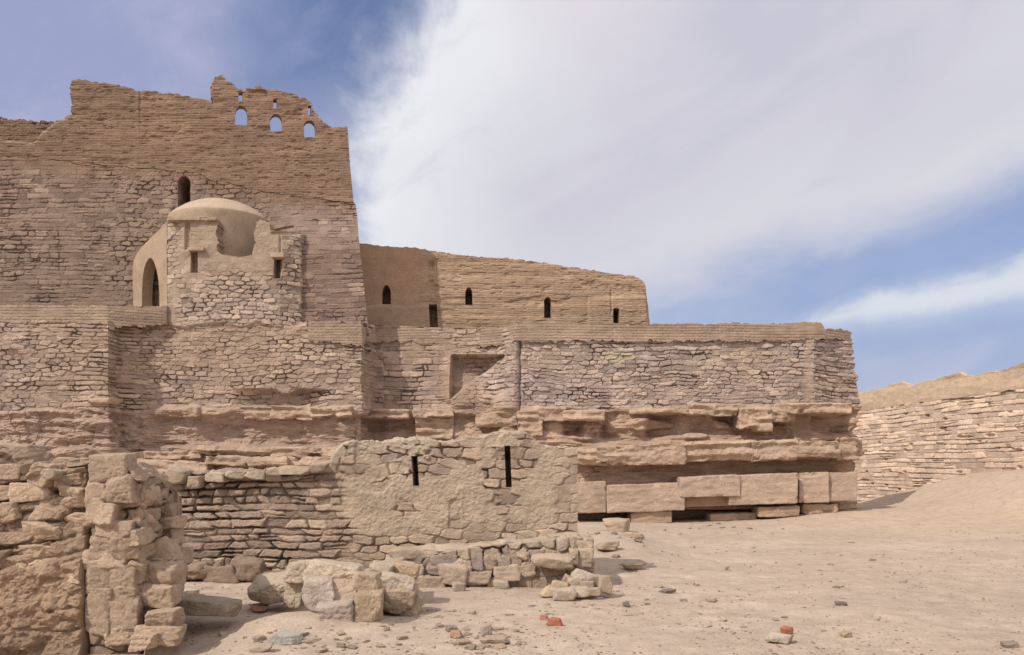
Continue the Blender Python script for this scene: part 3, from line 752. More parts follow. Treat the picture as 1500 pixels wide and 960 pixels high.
# ================================================================== GROUND
def gz(x,y):
    x=np.asarray(x,float);y=np.asarray(y,float)
    z=.05*fbm(x*.25,y*.25,201,4)+.02*fbm(x*1.1,y*1.1,202,4)
    z=z+.012*fbm(x*4,y*4,203,3)
    px=CX+F*x/np.maximum(y,1)
    # rise to the terrace foot on the right
    z=z+.22*ss(21,27,y)*ss(6,11,x)*(1-ss(29,36,y))
    # dune against the enclosure wall
    wallx=17.3+(40-y)*.078
    crest=np.interp(y,[14,20,28.4,30.4,32.9,35.4,38,45],[1.6,1.5,1.45,1.42,1.0,.42,.1,.05])
    # toe of the drift
    dist=np.clip((wallx-x),0,30)
    z=z+crest*np.exp(-(dist/2.7)**2*.9)*ss(14,25,y)
    z=z+.12*np.exp(-((x-12)/3.5)**2-((y-26.5)/3.0)**2)
    # rubble bank at the right end of the near wall
    z=z+.42*np.exp(-((x-1.9)/1.2)**2-((y-16.3)/2.2)**2)
    z=z+.28*np.exp(-((x-2.3)/1.9)**2-((y-21)/2.5)**2)
    # ground mound behind near walls and at pile foot
    z=z+.18*np.exp(-((x+2.2)/.8)**2-((y-8.5)/.45)**2)
    z=z-.13*ss(-2.4,-3.2,x)*ss(9.2,8.0,y)
    z=z+1.35*ss(14,22,y)*ss(-1,-5,x)
    z=z+ss(60,400,y)*6*(fbm(x*.004,y*.004,209,4)+.2)
    return z
def grid_axis(segs):
    out=[]
    for a,b,n in segs: out+=list(np.linspace(a,b,n,endpoint=False))
    return np.array(out+[segs[-1][1]])
gx=grid_axis([(-3000,-300,20),(-300,-30,30),(-30,-8,60),(-8,9,520),(9,22,160),(22,60,60),(60,300,30),(300,3000,20)])
gy=grid_axis([(-400,-20,12),(-20,5.5,30),(5.5,13,360),(13,22,220),(22,36,150),(36,80,50),(80,400,30),(400,4000,25)])
GX,GY=np.meshgrid(gx,gy); GZ=gz(GX,GY)
chip=ss(.35,.7,fbm(GX*1.3,GY*1.3,211,3))
GZ=GZ+(.012*np.clip(n2(GX*11,GY*11,212),0,1)*chip+.006*n2(GX*23,GY*23,213)*(.3+chip))*(GY<24)
GZ=GZ-.022*ss(.5,.8,n2(GX*2.6,GY*2.0,214))*ss(-.1,.3,n2(GX*.3,GY*.3,215))*(GY<30)+.008*np.abs(fbm(GX*6,GY*6,216,3))*(GY<24)
V=np.stack([GX,GY,GZ],-1).reshape(-1,3); idx=np.arange(GX.size).reshape(GX.shape)
Q=np.stack([idx[:-1,:-1],idx[:-1,1:],idx[1:,1:],idx[1:,:-1]],-1).reshape(-1,4)
kc=np.broadcast_to(C(.43,.335,.262),GX.shape+(3,))
kc=kc*(1+.10*fbm(GX*.35,GY*.35,220,5)+.08*fbm(GX*2.5,GY*1.5,221,4))[...,None]
kc=mix3(kc,C(.39,.305,.24),ss(.0,.5,fbm(GX*.7,GY*.9,222,5,.6))*.5*ss(26,18,GY))
kc=mix3(kc,C(.50,.40,.32),ss(.1,.5,fbm(GX*.5+7,GY*.8,223,5,.6))*.5*ss(30,18,GY))
kc=mix3(kc,C(.33,.25,.19),ss(.45,.7,n2(GX*5,GY*5,224))*chip*.6*ss(20,12,GY))
kc=mix3(kc,C(.46,.35,.255),ss(8,13,GX)*ss(19,25,GY)*.7)
ground=mesh_obj('ground',make_mesh('ground',V,Q,kc.reshape(-1,3),M_SAND)); ground['kind']='structure'
def on_ground(px,py):
    Y=ground_Y(py)
    for _ in range(6):
        x=wx(px,Y); z=float(gz(x,Y)); Y=(CZ-z)*F/(py-HZ)
    return wx(px,Y),Y,float(gz(wx(px,Y),Y))

# ================================================================== NEAR WALL WITH SLITS
near=thing('slit_wall','half plastered rubble wall with two narrow upright slits in front of the terrace','wall',(wx(530,12.2),12.2,0))
nb_top=P([(150,708),(200,704),(215,700),(232,695),(240,692),(262,690),(290,694),(330,690),(380,689),(430,688),(478,686),(486,680),(492,664),(503,651),(520,647),(560,648),(600,645),(640,646),(655,650),(680,644),(700,646),(712,640),(730,634),(765,633),(778,638),(790,650),(800,655),(846,656)])
def d_nb(c):
    U,Z,PX,PY=c['U'],c['Z'],c['PX'],c['PY']
    dA,pA,*rA=stone_relief(U,Z,.29,.125,231,.050,warp=.7,split=.05,rnd=.22,slope=.8)
    dB,pB,*rB=stone_relief(U,Z,.30,.14,237,.035,kind='rubble',warp=.8,rnd=.16,jit=.6,pw=3.6)
    m=ss(470,520,PX+25*fbm(U*1.5,Z*1.5,4,3)-(PY-740)*.25)
    d=lerp(dA,dB,m); p=lerp(pA,pB,m); r=[lerp(rA[i],rB[i],m) for i in range(3)]
    lowst=ss(762,800,PY+14*fbm(U*1.2,Z,9,3)-.06*(PX-600)*0)
    right=boxm(PX,815,860,6)*.6
    pl=m*(1-lowst*.9)*(1-right)*ss(-.32,-.18,fbm(U*1.1,Z*1.6,12,5,.6)+.12)
    mud=.014*fbm(U*2.2,Z*3.2,13,6,.6)+.012*fbm(U*9+Z*3,Z*9-U*3,14,4,.6)-.008*ss(.5,.9,1-2*np.abs(fbm(U*1.6+Z,Z*2-U*.6,17,4)))*ss(0,.4,fbm(U,Z,18,3))+.03*dB*0+.010*fbm(U*25,Z*25,19,3)
    d=d*(1-pl*.93)+pl*(mud+.014)
    d=d-.03*pl*ss(.55,.8,n2(U*3.5,Z*3.5,15))
    d=d+.035*fbm(U*.8,Z*.9,16,3)
    gap=0
    c['p']=p;c['r']=r;c['pl']=pl;c['m']=m
    # footing: big dark earthy boulders at left
    ft=ss(835,845,PY)*(PX<450)
    return d+ft*.08*fbm(U*3,Z*3,18,4)
def c_nb(c):
    U,Z=c['U'],c['Z']
    k=stone_col(c['p'],*c['r'],(.40,.30,.23),(.29,.22,.18),(.49,.385,.29),(.10,.065,.045),U,Z,250)
    k=mix3(k,k*C(1.08,1.08,1.06),c['m'])
    k=mix3(k,C(.455,.358,.272)*(1+.0*U[...,None]),c['pl']*.85)
    k=k*(1+.12*fbm(U*2,Z*2.5,19,4))[...,None]
    k=mix3(k,C(.45,.38,.29),boxm(c['PX'],480,640,20)*ss(690,655,c['PY'])*.4)
    return k
o=relief('rubble_masonry',near,[(150,12.3),(300,12.25),(846,12.15)],lambda p: nb_top(p)+1.5*n2(p/8,p*0,3)+2.0*np.abs(n2(p/21,p*0,5))*(p<480)+.8*n2(p/2.5,p*0,8),None,.0125,d_nb,c_nb,M_NEAR,thick=.6,back=(-.5,1),botz=-.15,cap=8,capn=.035,
   holes=[opening(603.5,612.5,668,712,0,depth=.5,skew=.06),opening(740,748.5,653,714,0,depth=.5,skew=.04)]); in_parent(o,near)
for i,(a,b,w_,h_,d_) in enumerate([(700,647,44,11,.35),(668,650,34,9,.3),(640,651,30,8,.3),(735,637,38,10,.3),(770,642,26,9,.3),(590,650,30,9,.3),(545,651,36,9,.3)]):
    Y=12.3; v=1.0+.1*((i*7)%3-1)
    V_,Q_,c_=rock_mesh('r',(w_/F*Y,d_,h_/F*Y),700+i,n=12,boxy=.8,col=(.44*v,.35*v,.27*v),rough=.08)
    o=mesh_obj('capping_slab',make_mesh('capping_slab',V_,Q_,c_,M_NEAR),near,(wx(a,Y)-near.location.x,Y+.1-near.location.y,wz(b+h_/2,Y)))
    o.rotation_euler=(0,random.Random(i).uniform(-.15,.1),0)
# larger stones bedded along the left part of the wall head
cop=[(225,700,26,15),(257,702,36,22),(285,707,24,20),(317,700,30,14),(345,697,34,13),(374,698,30,13),(402,700,24,12),(430,690,52,13),(466,688,28,15)]
pp=[]
for i,(a,b,w_,h_) in enumerate(cop):
    Y=12.15; v=.92+.12*((i*5)%4)/3
    V_,Q_,c_=rock_mesh('r',(w_/F*Y*1.02,.42,h_/F*Y*1.1),720+i,n=14,boxy=.55,col=(.42*v,.325*v,.245*v),rough=.06,chops=10)
    pp.append((V_,Q_,c_,(wx(a,Y)-near.location.x,Y+.12-near.location.y,wz(b+h_/2,Y))))
joined('wall_head_stones',pp,near,M_NEAR)
# footing stones under left half
pp=[]
rs=random.Random(5)
for i,(a,b,w_,h_) in enumerate([(285,838,40,22),(325,850,60,34),(368,845,40,30),(402,852,44,28),(345,868,70,20),(300,862,40,18),(262,850,30,24),(432,846,26,26)]):
    Y=11.95
    V_,Q_,c_=rock_mesh('r',(w_/F*Y*1.05,.4,h_/F*Y*1.05),740+i,n=16,boxy=.4,col=(.28,.205,.155),rough=.14,chops=9,dusty=.1)
    pp.append((V_,Q_,c_,(wx(a,Y)-near.location.x,Y+.05-near.location.y,wz(b+h_/2,Y))))
joined('footing_stones',pp,near,M_NEAR)

# ================================================================== LOW STONE BENCH at the foot
bench=thing('stone_bench','low bench of upright cobbles and boulders along the foot of the slit wall','stone bench',(wx(700,11.5),11.5,0))
pp=[]; rs=random.Random(11)
def bst(a,b,w_,h_,Y=11.35,v=1,seed=0,dep=.35,boxy=.5,ry=0,colr=(.43,.33,.25)):
    V_,Q_,c_=rock_mesh('r',(w_/F*Y*1.1,dep*.8,h_/F*Y*1.1),800+seed,n=18,boxy=boxy+.12,col=tuple(x*v for x in colr),rough=.09,chops=12,dusty=.35,rot=(0,ry,0))
    return (V_,Q_,c_,(wx(a,Y)-bench.location.x,Y+dep*.4-bench.location.y,wz(b+h_/2,Y)))
# lower row
low=[(562,860,22,16),(583,856,20,22),(610,856,30,20),(636,858,30,22),(664,846,48,30),(700,850,40,22),(742,843,42,18),(772,840,28,20),(812,829,62,20)]
for i,(a,b,w_,h_) in enumerate(low): pp.append(bst(a,b,w_,h_,11.3 if a<800 else 11.1,.9+.15*rs.random(),i,.4,.55 if a<800 else .3,ry=.12 if a==812 else (-.15+.2*rs.random())*.5))
mid=[(556,838,26,20),(582,840,24,18),(608,838,24,17),(640,836,30,18),(650,826,40,20),(676,832,28,22),(698,826,20,24),(718,829,20,26),(740,825,22,22),(757,821,17,28),(772,820,13,24),(785,818,14,24),(800,817,18,26),(812,816,9,22),(820,815,9,22),(833,812,18,22)]
for i,(a,b,w_,h_) in enumerate(mid): pp.append(bst(a,b,w_,h_,11.36,.82+.28*rs.random(),40+i,.35,.45,colr=(.37,.30,.255) if i in (3,4,6,8) else (.42,.325,.25)))
topr=[(590,824,50,18),(630,816,46,20),(676,812,40,16),(706,808,34,18),(745,802,26,20),(765,802,20,14),(783,803,16,14),(800,800,18,12),(822,794,42,14),(838,790,20,12),(600,812,60,16),(660,805,50,12)]
for i,(a,b,w_,h_) in enumerate(topr): pp.append(bst(a,b,w_,h_,11.48,.95+.2*rs.random(),80+i,.5,.4,colr=(.36,.30,.26) if i in (4,) else (.44,.345,.265)))
low2=[(780,846,26,16),(802,843,22,16),(825,841,24,18),(846,836,22,20),(862,832,18,18),(560,850,24,20),(548,862,20,14),(600,850,24,16),(726,846,24,18)]
for i,(a,b,w_,h_) in enumerate(low2[:5]): pp.append(bst(a,b,w_,h_,11.45,.85+.2*rs.random(),160+i,.4,.5))
end=[(857,802,22,16,11.3),(858,818,26,30,11.25),(842,822,14,24,11.2)]
for i,(a,b,w_,h_,Y) in enumerate(end): pp.append(bst(a,b,w_,h_,Y,1,120+i,.4,.6))
joined('boulder_facing',pp,bench,M_NEAR)
# cobble facing with an earth top, the loose boulders bedded into it
def d_be(c):
    d,p,*r=stone_relief(c['U'],c['Z'],.21,.20,611,.07,kind='rubble',warp=.7,rnd=.2,jit=.55,pw=3.2)
    c['p']=p;c['r']=r
    return d+.03*fbm(c['U']*2,c['Z']*2,6,4)
def c_be(c): return stone_col(c['p'],*c['r'],(.42,.325,.25),(.32,.255,.215),(.50,.40,.31),(.13,.09,.065),c['U'],c['Z'],620)
o=relief('cobble_facing',bench,[(470,11.75),(545,11.50),(700,11.42),(840,11.35),(864,11.5),(868,11.9)],P([(470,862),(520,846),(545,836),(600,820),(660,808),(700,801),(760,797),(800,793),(840,787),(870,792)]),None,.011,d_be,c_be,M_NEAR,thick=.72,botz=-.1,cap=9,capn=.03,smoothn=15,capcol=(.43,.335,.25)); in_parent(o,bench)

# ================================================================== NEAR LEFT RUBBLE WALL
lw=thing('collapsed_rubble_wall','crumbling wall end of big loose boulders and mud at the left edge beside the gap','wall',(wx(90,7.8),7.8,0))
lt=P([(-150,640),(0,664),(30,668),(48,678),(70,684),(125,684),(133,680),(186,682),(205,700),(225,720),(240,735),(260,760),(280,800)])
def d_lw(c):
    U,Z,PX,PY=c['U'],c['Z'],c['PX'],c['PY']
    dA,pA,*rA=stone_relief(U,Z,.30,.15,331,.09,warp=1.3,split=.25,rnd=.25,slope=1.2)
    dB,pB,*rB=stone_relief(U,Z,.26,.22,337,.06,kind='rubble',warp=.8,rnd=.14,jit=.6,pw=3.4)
    pil=boxm(PX,127,212,2)
    d=lerp(dA,dB,pil);p=lerp(pA,pB,pil); r=[lerp(rA[i],rB[i],pil) for i in range(3)]
    mud=ss(790,850,PY+20*fbm(U*2,Z*2,5,3))*(1-pil)
    md=.035*fbm(U*9,Z*11,61,4,.6)-.03*ss(.8,.97,1-2*np.abs(fbm(U*2.2,Z*2.6,62,4)))+.10*fbm(U*2,Z*3,6,5)+.05*np.abs(fbm(U*6,Z*7,7,4))+.10*ss(850,960,PY)
    plas=pil*ss(0,.35,fbm(U*2,Z*1.6,9,4))*.5
    d=lerp(d,md,mud); d=d*(1-plas)+plas*.04*fbm(U*3,Z*3,11,5)
    d=d+.01*pil-.22*np.exp(-((PX-127-2.5*n2(U*0,Z*4,3))/2.2)**2)
    d=d+.07*fbm(U*1.3,Z*1.3,10,4)
    c['p']=lerp(p,1,np.maximum(mud,plas));c['r']=r;c['mud']=mud;c['pil']=pil
    return d
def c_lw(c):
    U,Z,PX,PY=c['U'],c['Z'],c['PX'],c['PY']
    k=stone_col(c['p'],*c['r'],(.35,.25,.18),(.26,.185,.135),(.43,.32,.23),(.13,.09,.06),U,Z,350)  # core colour kept dark to stand in for shade between the boulders
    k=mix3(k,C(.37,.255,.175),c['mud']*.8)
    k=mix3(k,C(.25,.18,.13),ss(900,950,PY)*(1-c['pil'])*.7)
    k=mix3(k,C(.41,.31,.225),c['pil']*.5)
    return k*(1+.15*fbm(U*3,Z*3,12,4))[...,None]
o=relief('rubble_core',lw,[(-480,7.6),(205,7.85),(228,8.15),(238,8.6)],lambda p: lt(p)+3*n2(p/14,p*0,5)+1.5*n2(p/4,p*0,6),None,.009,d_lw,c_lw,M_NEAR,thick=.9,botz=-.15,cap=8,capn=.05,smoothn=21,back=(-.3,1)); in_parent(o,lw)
def rk(a,b,w_,h_,Y,seed,dep=None,boxy=.6,rx=0,ry=0,rz=0,col=(.43,.315,.225),n=20,rough=.06,dusty=.4,chops=8,par=lw):
    W=w_/F*Y*1.02; H=h_/F*Y*1.02; dep=dep or (W*.75+.08)
    V_,Q_,c_=rock_mesh('r',(W,dep,H),seed,n=n,boxy=boxy,col=col,rough=rough,chops=chops,dusty=dusty,rot=(rx,ry,rz))
    cz=wz(b,Y); zc=(V_[:,2].max()+V_[:,2].min())/2
    V_=V_-np.array([0,0,zc])
    return (V_,Q_,c_,(wx(a,Y)-par.location.x,Y+dep*.3-par.location.y,cz-par.location.z))
# embedded big stones, left field
emb=[(12,692,44,22,.0),(58,688,34,16,.1),(20,722,40,20,-.1),(62,700,38,22,.2),(70,690,26,15,0),(100,704,40,16,-.15),(42,723,52,26,-.12),(104,720,34,14,.1),(88,738,50,24,.15),(14,752,34,26,-.3),(72,750,42,22,.1),(115,735,38,22,0),(116,762,44,20,.05),
     (18,776,52,26,-.05),(62,778,54,26,.02),(112,782,40,18,-.08),(48,790,40,12,.1),(12,802,40,18,.0),(58,806,56,16,.1),(100,806,36,20,0),(10,832,44,22,-.5),(35,826,30,10,.7),(66,824,34,12,-.1),(95,824,28,10,.12),(110,846,30,18,0),(30,850,40,14,.1),(104,886,38,22,.05),(-20,760,50,40,.1),(-30,710,60,30,0),(-30,810,60,40,0)]
pp=[]
for i,(a,b,w_,h_,ry) in enumerate(emb):
    v=.85+.28*random.Random(i+40).random(); 
    pp.append(rk(a,b,w_+5,h_+4,7.80+.1*random.Random(i+7).random(),900+i,ry=ry,col=(.49*v,.36*v,.26*v),boxy=.4+.4*random.Random(i).random(),dep=.32,chops=10,rough=.09,n=24))
joined('embedded_boulders',pp,lw,M_NEAR)
# pier of bigger blocks
pr=[(160,686,50,36,0),(153,752,36,34,.02),(176,716,36,38,0),(164,776,56,26,.1),(146,802,38,30,0),(182,800,32,34,.05),(160,820,66,26,.0),(150,850,40,36,0),(180,850,36,40,.1),(145,900,40,60,.0),(182,896,38,54,.08),(150,872,34,16,-.05),(185,872,26,20,.2),(180,932,46,24,-.05),(140,730,26,50,0)]
pp=[]
for i,(a,b,w_,h_,ry) in enumerate(pr):
    v=.93+.16*random.Random(i+80).random()
    pp.append(rk(a,b,w_+8,h_+6,7.79,950+i,ry=ry,col=(.435*v,.325*v,.24*v),boxy=.8,dep=.30,rough=.09,chops=8,n=28))
joined('door_pier',pp,lw,M_NEAR)
# jamb stones stepping back at the right end
jb=[(200,730,32,26,8.0,-.3),(203,752,28,24,8.0,.2),(196,788,26,22,7.8,0),(228,752,32,20,8.6,0),(232,770,54,18,8.6,-.15),(240,784,30,30,8.7,0),(222,812,56,34,8.1,-.25),(228,844,58,36,8.0,-.2),(228,873,54,32,7.9,.1),(226,826,40,14,8.1,0),(233,908,42,24,7.75,0),(232,932,48,24,7.7,.05),(197,830,16,12,7.8,.4),(255,818,28,20,8.9,0),(212,940,30,18,7.6,0),(214,700,34,12,9.0,0),(205,715,30,12,8.4,0),(206,770,8,14,7.9,0)]
pp=[]
for i,(a,b,w_,h_,Y,ry) in enumerate(jb):
    v=.9+.2*random.Random(i+120).random()
    pp.append(rk(a,b,w_+6,h_+5,Y,1000+i,ry=ry,col=(.44*v,.325*v,.235*v),boxy=.65,dep=.40,rough=.09,n=26,chops=9))
joined('jamb_stones',pp,lw,M_NEAR)

# loose stones on the head of that wall
loose=[(20,657,66,14,8.4,.05,'long flat slab leaning on the left wall head at the frame edge'),
 (118,680,44,8,7.9,-.12,'thin flat slab bridging beside the pier top'),
 (72,695,24,16,7.7,.2,'pale rounded cobble perched on the left wall'),
 (44,686,34,16,7.8,-.3,'tan wedge boulder perched behind the pale cobble'),
 (92,676,26,12,8.2,.1,'small dusty boulder behind the thin flat slab')]
for i,(a,b,w_,h_,Y,ry,lab) in enumerate(loose):
    V_,Q_,c_,off=rk(a,b,w_,h_,Y,1100+i,ry=ry,boxy=.6,col=(.45,.36,.28) if i==2 else (.42,.31,.225),dep=.3)
    zmin=V_[:,2].min(); V_=V_-np.array([0,0,zmin])
    o=mesh_obj('loose_boulder',make_mesh('loose_boulder',V_,Q_,c_,M_NEAR),None,tuple(np.array(off)+np.array(lw.location)+np.array([0,0,zmin])))
    tag(o,lab,'boulder')

# ================================================================== FRONT BOULDERS
class Z0: location=type('L',(),{'x':0,'y':0,'z':0})()
pile=[ # px,py centre, w,h, Y, depth, ry, boxy, colour, label
 (402,866,70,40,9.5,.6,-.12,.0,(.47,.385,.29),'smooth pale boulder lying at the left end of the front stone pile'),
 (446,842,48,32,8.9,.4,.0,.55,(.48,.39,.295),'pale chunky block under the left end of the long capstone'),
 (488,838,72,25,8.75,.4,.05,.55,(.49,.395,.30),'long pale capstone laid across the top of the front pile'),
 (464,871,40,44,8.5,.32,.0,.5,(.42,.345,.285),'grey rounded upright stone facing front beneath the capstone'),
 (502,866,38,30,8.6,.35,.0,.6,(.42,.32,.235),'brown squarish stone in the middle of the front pile'),
 (536,858,36,32,8.6,.35,.0,.75,(.43,.33,.24),'tan angular stone at the upper right corner of the front pile'),
 (493,902,56,42,8.35,.36,.05,.7,(.44,.36,.30),'wide pinkish grey block at the base of the front pile'),
 (538,894,38,52,8.4,.38,.0,.9,(.42,.315,.22),'tall rectangular brown block standing at the front of the pile'),
 (580,858,48,24,9.2,.4,.12,.45,(.47,.385,.30),'pale flat stone topping the rear right of the front pile'),
 (583,880,42,32,9.15,.4,.0,.7,(.43,.325,.235),'reddish tan block under the pale flat stone'),
 (602,884,24,36,9.3,.4,.3,.5,(.42,.33,.25),'leaning slab closing the right end of the front pile'),
 (560,872,26,50,9.3,.35,.0,.6,(.36,.28,.22),'shaded block set back between two tan blocks'),
 (556,842,28,18,9.6,.35,.0,.5,(.44,.35,.27),'small stone behind the capstone with a layered edge'),
 (592,838,40,20,9.9,.4,.15,.55,(.45,.32,.215),'orange tinted angular stone behind the rear of the pile'),
 (565,832,50,14,10.3,.4,-.1,.4,(.45,.36,.28),'flat grey tan slab between the pile and the bench'),
 (430,870,30,36,9.0,.4,.1,.5,(.45,.36,.27),'crumbly block between the pale boulder and the grey upright stone'),
 (520,884,20,16,8.5,.3,0,.6,(.40,.30,.22),'small wedge stone filling the middle joint of the pile'),
]
for i,(a,b,w_,h_,Y,dp,ry,bx_,colr,lab) in enumerate(pile):
    V_,Q_,c_,off=rk(a,b,w_*1.03+4,h_*1.03+4,Y,1230+i,ry=ry,boxy=min(1,bx_+.15),col=tuple(q*1.05 for q in colr),dep=dp,n=40,rough=.09,dusty=.3,chops=14,par=Z0)
    zmin=V_[:,2].min(); V_=V_-np.array([0,0,zmin])
    o=mesh_obj('boulder',make_mesh('boulder',V_,Q_,c_,M_NEAR),None,(off[0],off[1],off[2]+zmin))
    tag(o,lab,'boulder','boulders of the front stone pile')
# slab in the doorway
V_,Q_,c_,off=rk(292,892,100,26,8.5,1300,ry=.04,boxy=.5,col=(.38,.30,.23),dep=.45,n=30,par=Z0)
zmin=V_[:,2].min();V_=V_-np.array([0,0,zmin])
o=mesh_obj('threshold_boulder',make_mesh('threshold_boulder',V_,Q_,c_,M_NEAR),None,(off[0],off[1],off[2]+zmin)); tag(o,'long low grey brown boulder lying across the gap beside the left wall','boulder')
# earth mound beneath the pile handled by the ground sheet

# ================================================================== SMALL CAIRN
cairn=[(828,872,34,16,10.2,0,(.50,.41,.31),'cream flat stone at the front left of the small cairn'),
 (848,868,34,12,10.3,-.1,(.49,.40,.31),'cream long stone lying in the middle front of the small cairn'),
 (820,860,24,12,10.6,.2,(.47,.36,.25),'tawny broken stone on the left slope of the small cairn'),
 (806,868,22,12,10.5,.1,(.50,.38,.25),'yellowish stone at the far left of the small cairn'),
 (842,856,22,14,10.7,.2,(.44,.34,.25),'tan cube stone in the heart of the small cairn'),
 (860,860,20,14,10.5,0,(.42,.34,.27),'greyish stone right of centre in the small cairn'),
 (856,846,30,14,10.8,.35,(.48,.41,.33),'pale tilted slab on the crest of the small cairn'),
 (872,854,24,18,10.6,.1,(.41,.33,.27),'grey brown angular stone on the right shoulder of the small cairn'),
 (886,858,20,26,10.5,.1,(.38,.29,.22),'dark brown upright stone at the right end of the small cairn'),
 (870,868,18,10,10.3,0,(.42,.33,.25),'small stone at the right front foot of the small cairn'),
 (832,850,14,10,10.8,.5,(.40,.29,.21),'little reddish stone near the top of the small cairn'),
 (846,864,60,12,10.7,0,(.42,.33,.25),'broad bottom stone holding up the small cairn')]
for i,(a,b,w_,h_,Y,ry,colr,lab) in enumerate(cairn):
    V_,Q_,c_,off=rk(a,b,w_+3,h_+3,Y,1400+i,ry=ry,boxy=.6,col=colr,n=12,dep=w_/F*Y*.9,par=Z0,rough=.08)
    zmin=V_[:,2].min();V_=V_-np.array([0,0,zmin])
    o=mesh_obj('cairn_stone',make_mesh('cairn_stone',V_,Q_,c_,M_NEAR),None,(off[0],off[1],off[2]+zmin)); tag(o,lab,'stone','stones heaped in the small cairn')

# ================================================================== LOOSE STONES ON THE SAND
named=[(1152,924,14,11,(.42,.17,.10),'small red brick fragment standing on the open sand','brick fragment'),
 (1142,936,30,12,(.50,.42,.33),'pale flat stone just below the red brick fragment','stone'),
 (1238,930,14,7,(.40,.30,.21),'brown rounded pebble right of the red brick fragment','pebble'),
 (1232,884,15,6,(.22,.18,.15),'dark flat pebble alone in the middle of the open sand','pebble'),
 (815,912,16,10,(.42,.17,.11),'broken red brick chip near the small cairn','brick fragment'),
 (797,905,10,7,(.38,.16,.12),'tiny dark red brick chip left of the broken red one','brick fragment'),
 (712,924,15,16,(.38,.30,.24),'upright grey brown stone in the scatter below the bench','stone'),
 (724,938,36,8,(.44,.33,.25),'thin flat slab lying in the scatter below the bench','stone'),
 (668,930,16,9,(.42,.28,.20),'reddish stone at the left of the scatter below the bench','stone'),
 (735,856,20,12,(.48,.40,.31),'cream pebble at the foot of the bench boulders','stone'),
 (672,860,18,12,(.40,.32,.26),'grey cobble at the foot of the bench boulders','stone'),
 (918,886,10,7,(.22,.18,.15),'dark pointed pebble right of the small cairn','pebble'),
 (925,832,26,7,(.44,.34,.25),'flat tan stone at the tip of the bench shadow','stone'),
 (928,803,24,6,(.45,.34,.24),'flat stone on the sand right of the slit wall','stone'),
 (1041,878,16,6,(.45,.35,.26),'small tan stone on the middle sand with a dark lower edge','stone'),
 (978,866,18,4,(.20,.16,.13),'dark thin flake of stone on the sand','stone'),
 (1220,762,10,5,(.38,.29,.21),'lone pebble near the right foot of the foundation blocks','pebble'),
 (1478,944,22,7,(.26,.21,.17),'dark flake of stone near the lower right corner','stone'),
 (420,935,40,12,(.45,.42,.37),'whitish crumbly patch stone below the front pile','stone'),
 (380,950,30,9,(.44,.34,.26),'flat tan stone at the bottom of the frame below the pile','stone'),
 (235,950,44,18,(.40,.31,.23),'grey tan boulder at the foot of the door jamb','boulder'),
 (905,770,34,16,(.46,.35,.26),'low tan block sunk in sand behind the end of the slit wall','stone'),
 (890,785,28,12,(.45,.34,.25),'second sunken block nearer the slit wall end','stone'),
 (275,868,30,10,(.47,.40,.32),'small whitish stone on the lit floor inside the gap','stone'),
 (380,890,22,8,(.44,.25,.18),'rusty red crumb of stone under the smooth pale boulder','stone')]
for i,(a,b,w_,h_,colr,lab,cat) in enumerate(named):
    x,Y,z=on_ground(a,b+h_/2)
    V_,Q_,c_=rock_mesh('r',(w_/F*Y*1.1,w_/F*Y*.9,h_/F*Y*1.25),1500+i,n=12,boxy=.6,col=colr,rough=.09,dusty=.2 if 'brick' not in cat else 0)
    o=mesh_obj('boulder' if cat=='boulder' else ('brick_fragment' if 'brick' in cat else 'loose_stone'),make_mesh('loose_stone',V_,Q_,c_,M_NEAR),None,(x,Y,z-.15*h_/F*Y)); tag(o,lab,cat)
    o.rotation_euler.z=random.Random(i).uniform(-.5,.5)
# shared small fragments
protos=[]
for i in range(10):
    v=random.Random(i+60)
    cc=[(.44,.34,.26),(.36,.28,.21),(.48,.40,.31),(.30,.235,.185),(.45,.33,.24)][i%5]
    V_,Q_,c_=rock_mesh('r',(1,v.uniform(.6,.9),v.uniform(.25,.5)),1600+i,n=6,boxy=.8,col=cc,rough=.10,dusty=.2,chops=12)
    protos.append(make_mesh('sandstone_fragment',V_,Q_,c_,M_NEAR,smooth=False))
rs=random.Random(77)
clusters=[(640,925,50,12,14),(730,950,50,8,14),(530,950,60,8,12),(810,895,40,10,8),(700,940,70,20,34),(620,900,60,12,18),(480,945,90,14,22),(760,915,60,18,12),(850,885,60,12,14),(900,790,60,22,18),(560,925,60,14,12),(1110,915,130,40,26),(1180,845,260,60,36),(340,935,80,15,10),(980,880,110,30,20),(880,860,30,10,8),(1050,772,140,8,14)]
cnt=0
for (a,b,sa_,sb_,n_) in clusters:
    for k in range(n_):
        px=rs.gauss(a,sa_*.5); py=min(958,max(758,rs.gauss(b,sb_*.5)))
        x,Y,z=on_ground(px,py)
        s=rs.choice([.04,.05,.06,.08,.10,.13])*rs.uniform(.6,1.1)*(1 if py>820 else 1.5)
        o=bpy.data.objects.new('sandstone_fragment',protos[rs.randrange(10)]); link(o)
        o.location=(x,Y,z-.05*s); o.scale=(s,s,s*rs.uniform(.6,1.1)); o.rotation_euler=(rs.uniform(-.15,.15),rs.uniform(-.15,.15),rs.uniform(0,6.28))
        tag(o,'small sandstone fragment lying loose on the sand','stone fragment','small fragments scattered on the sand'); cnt+=1
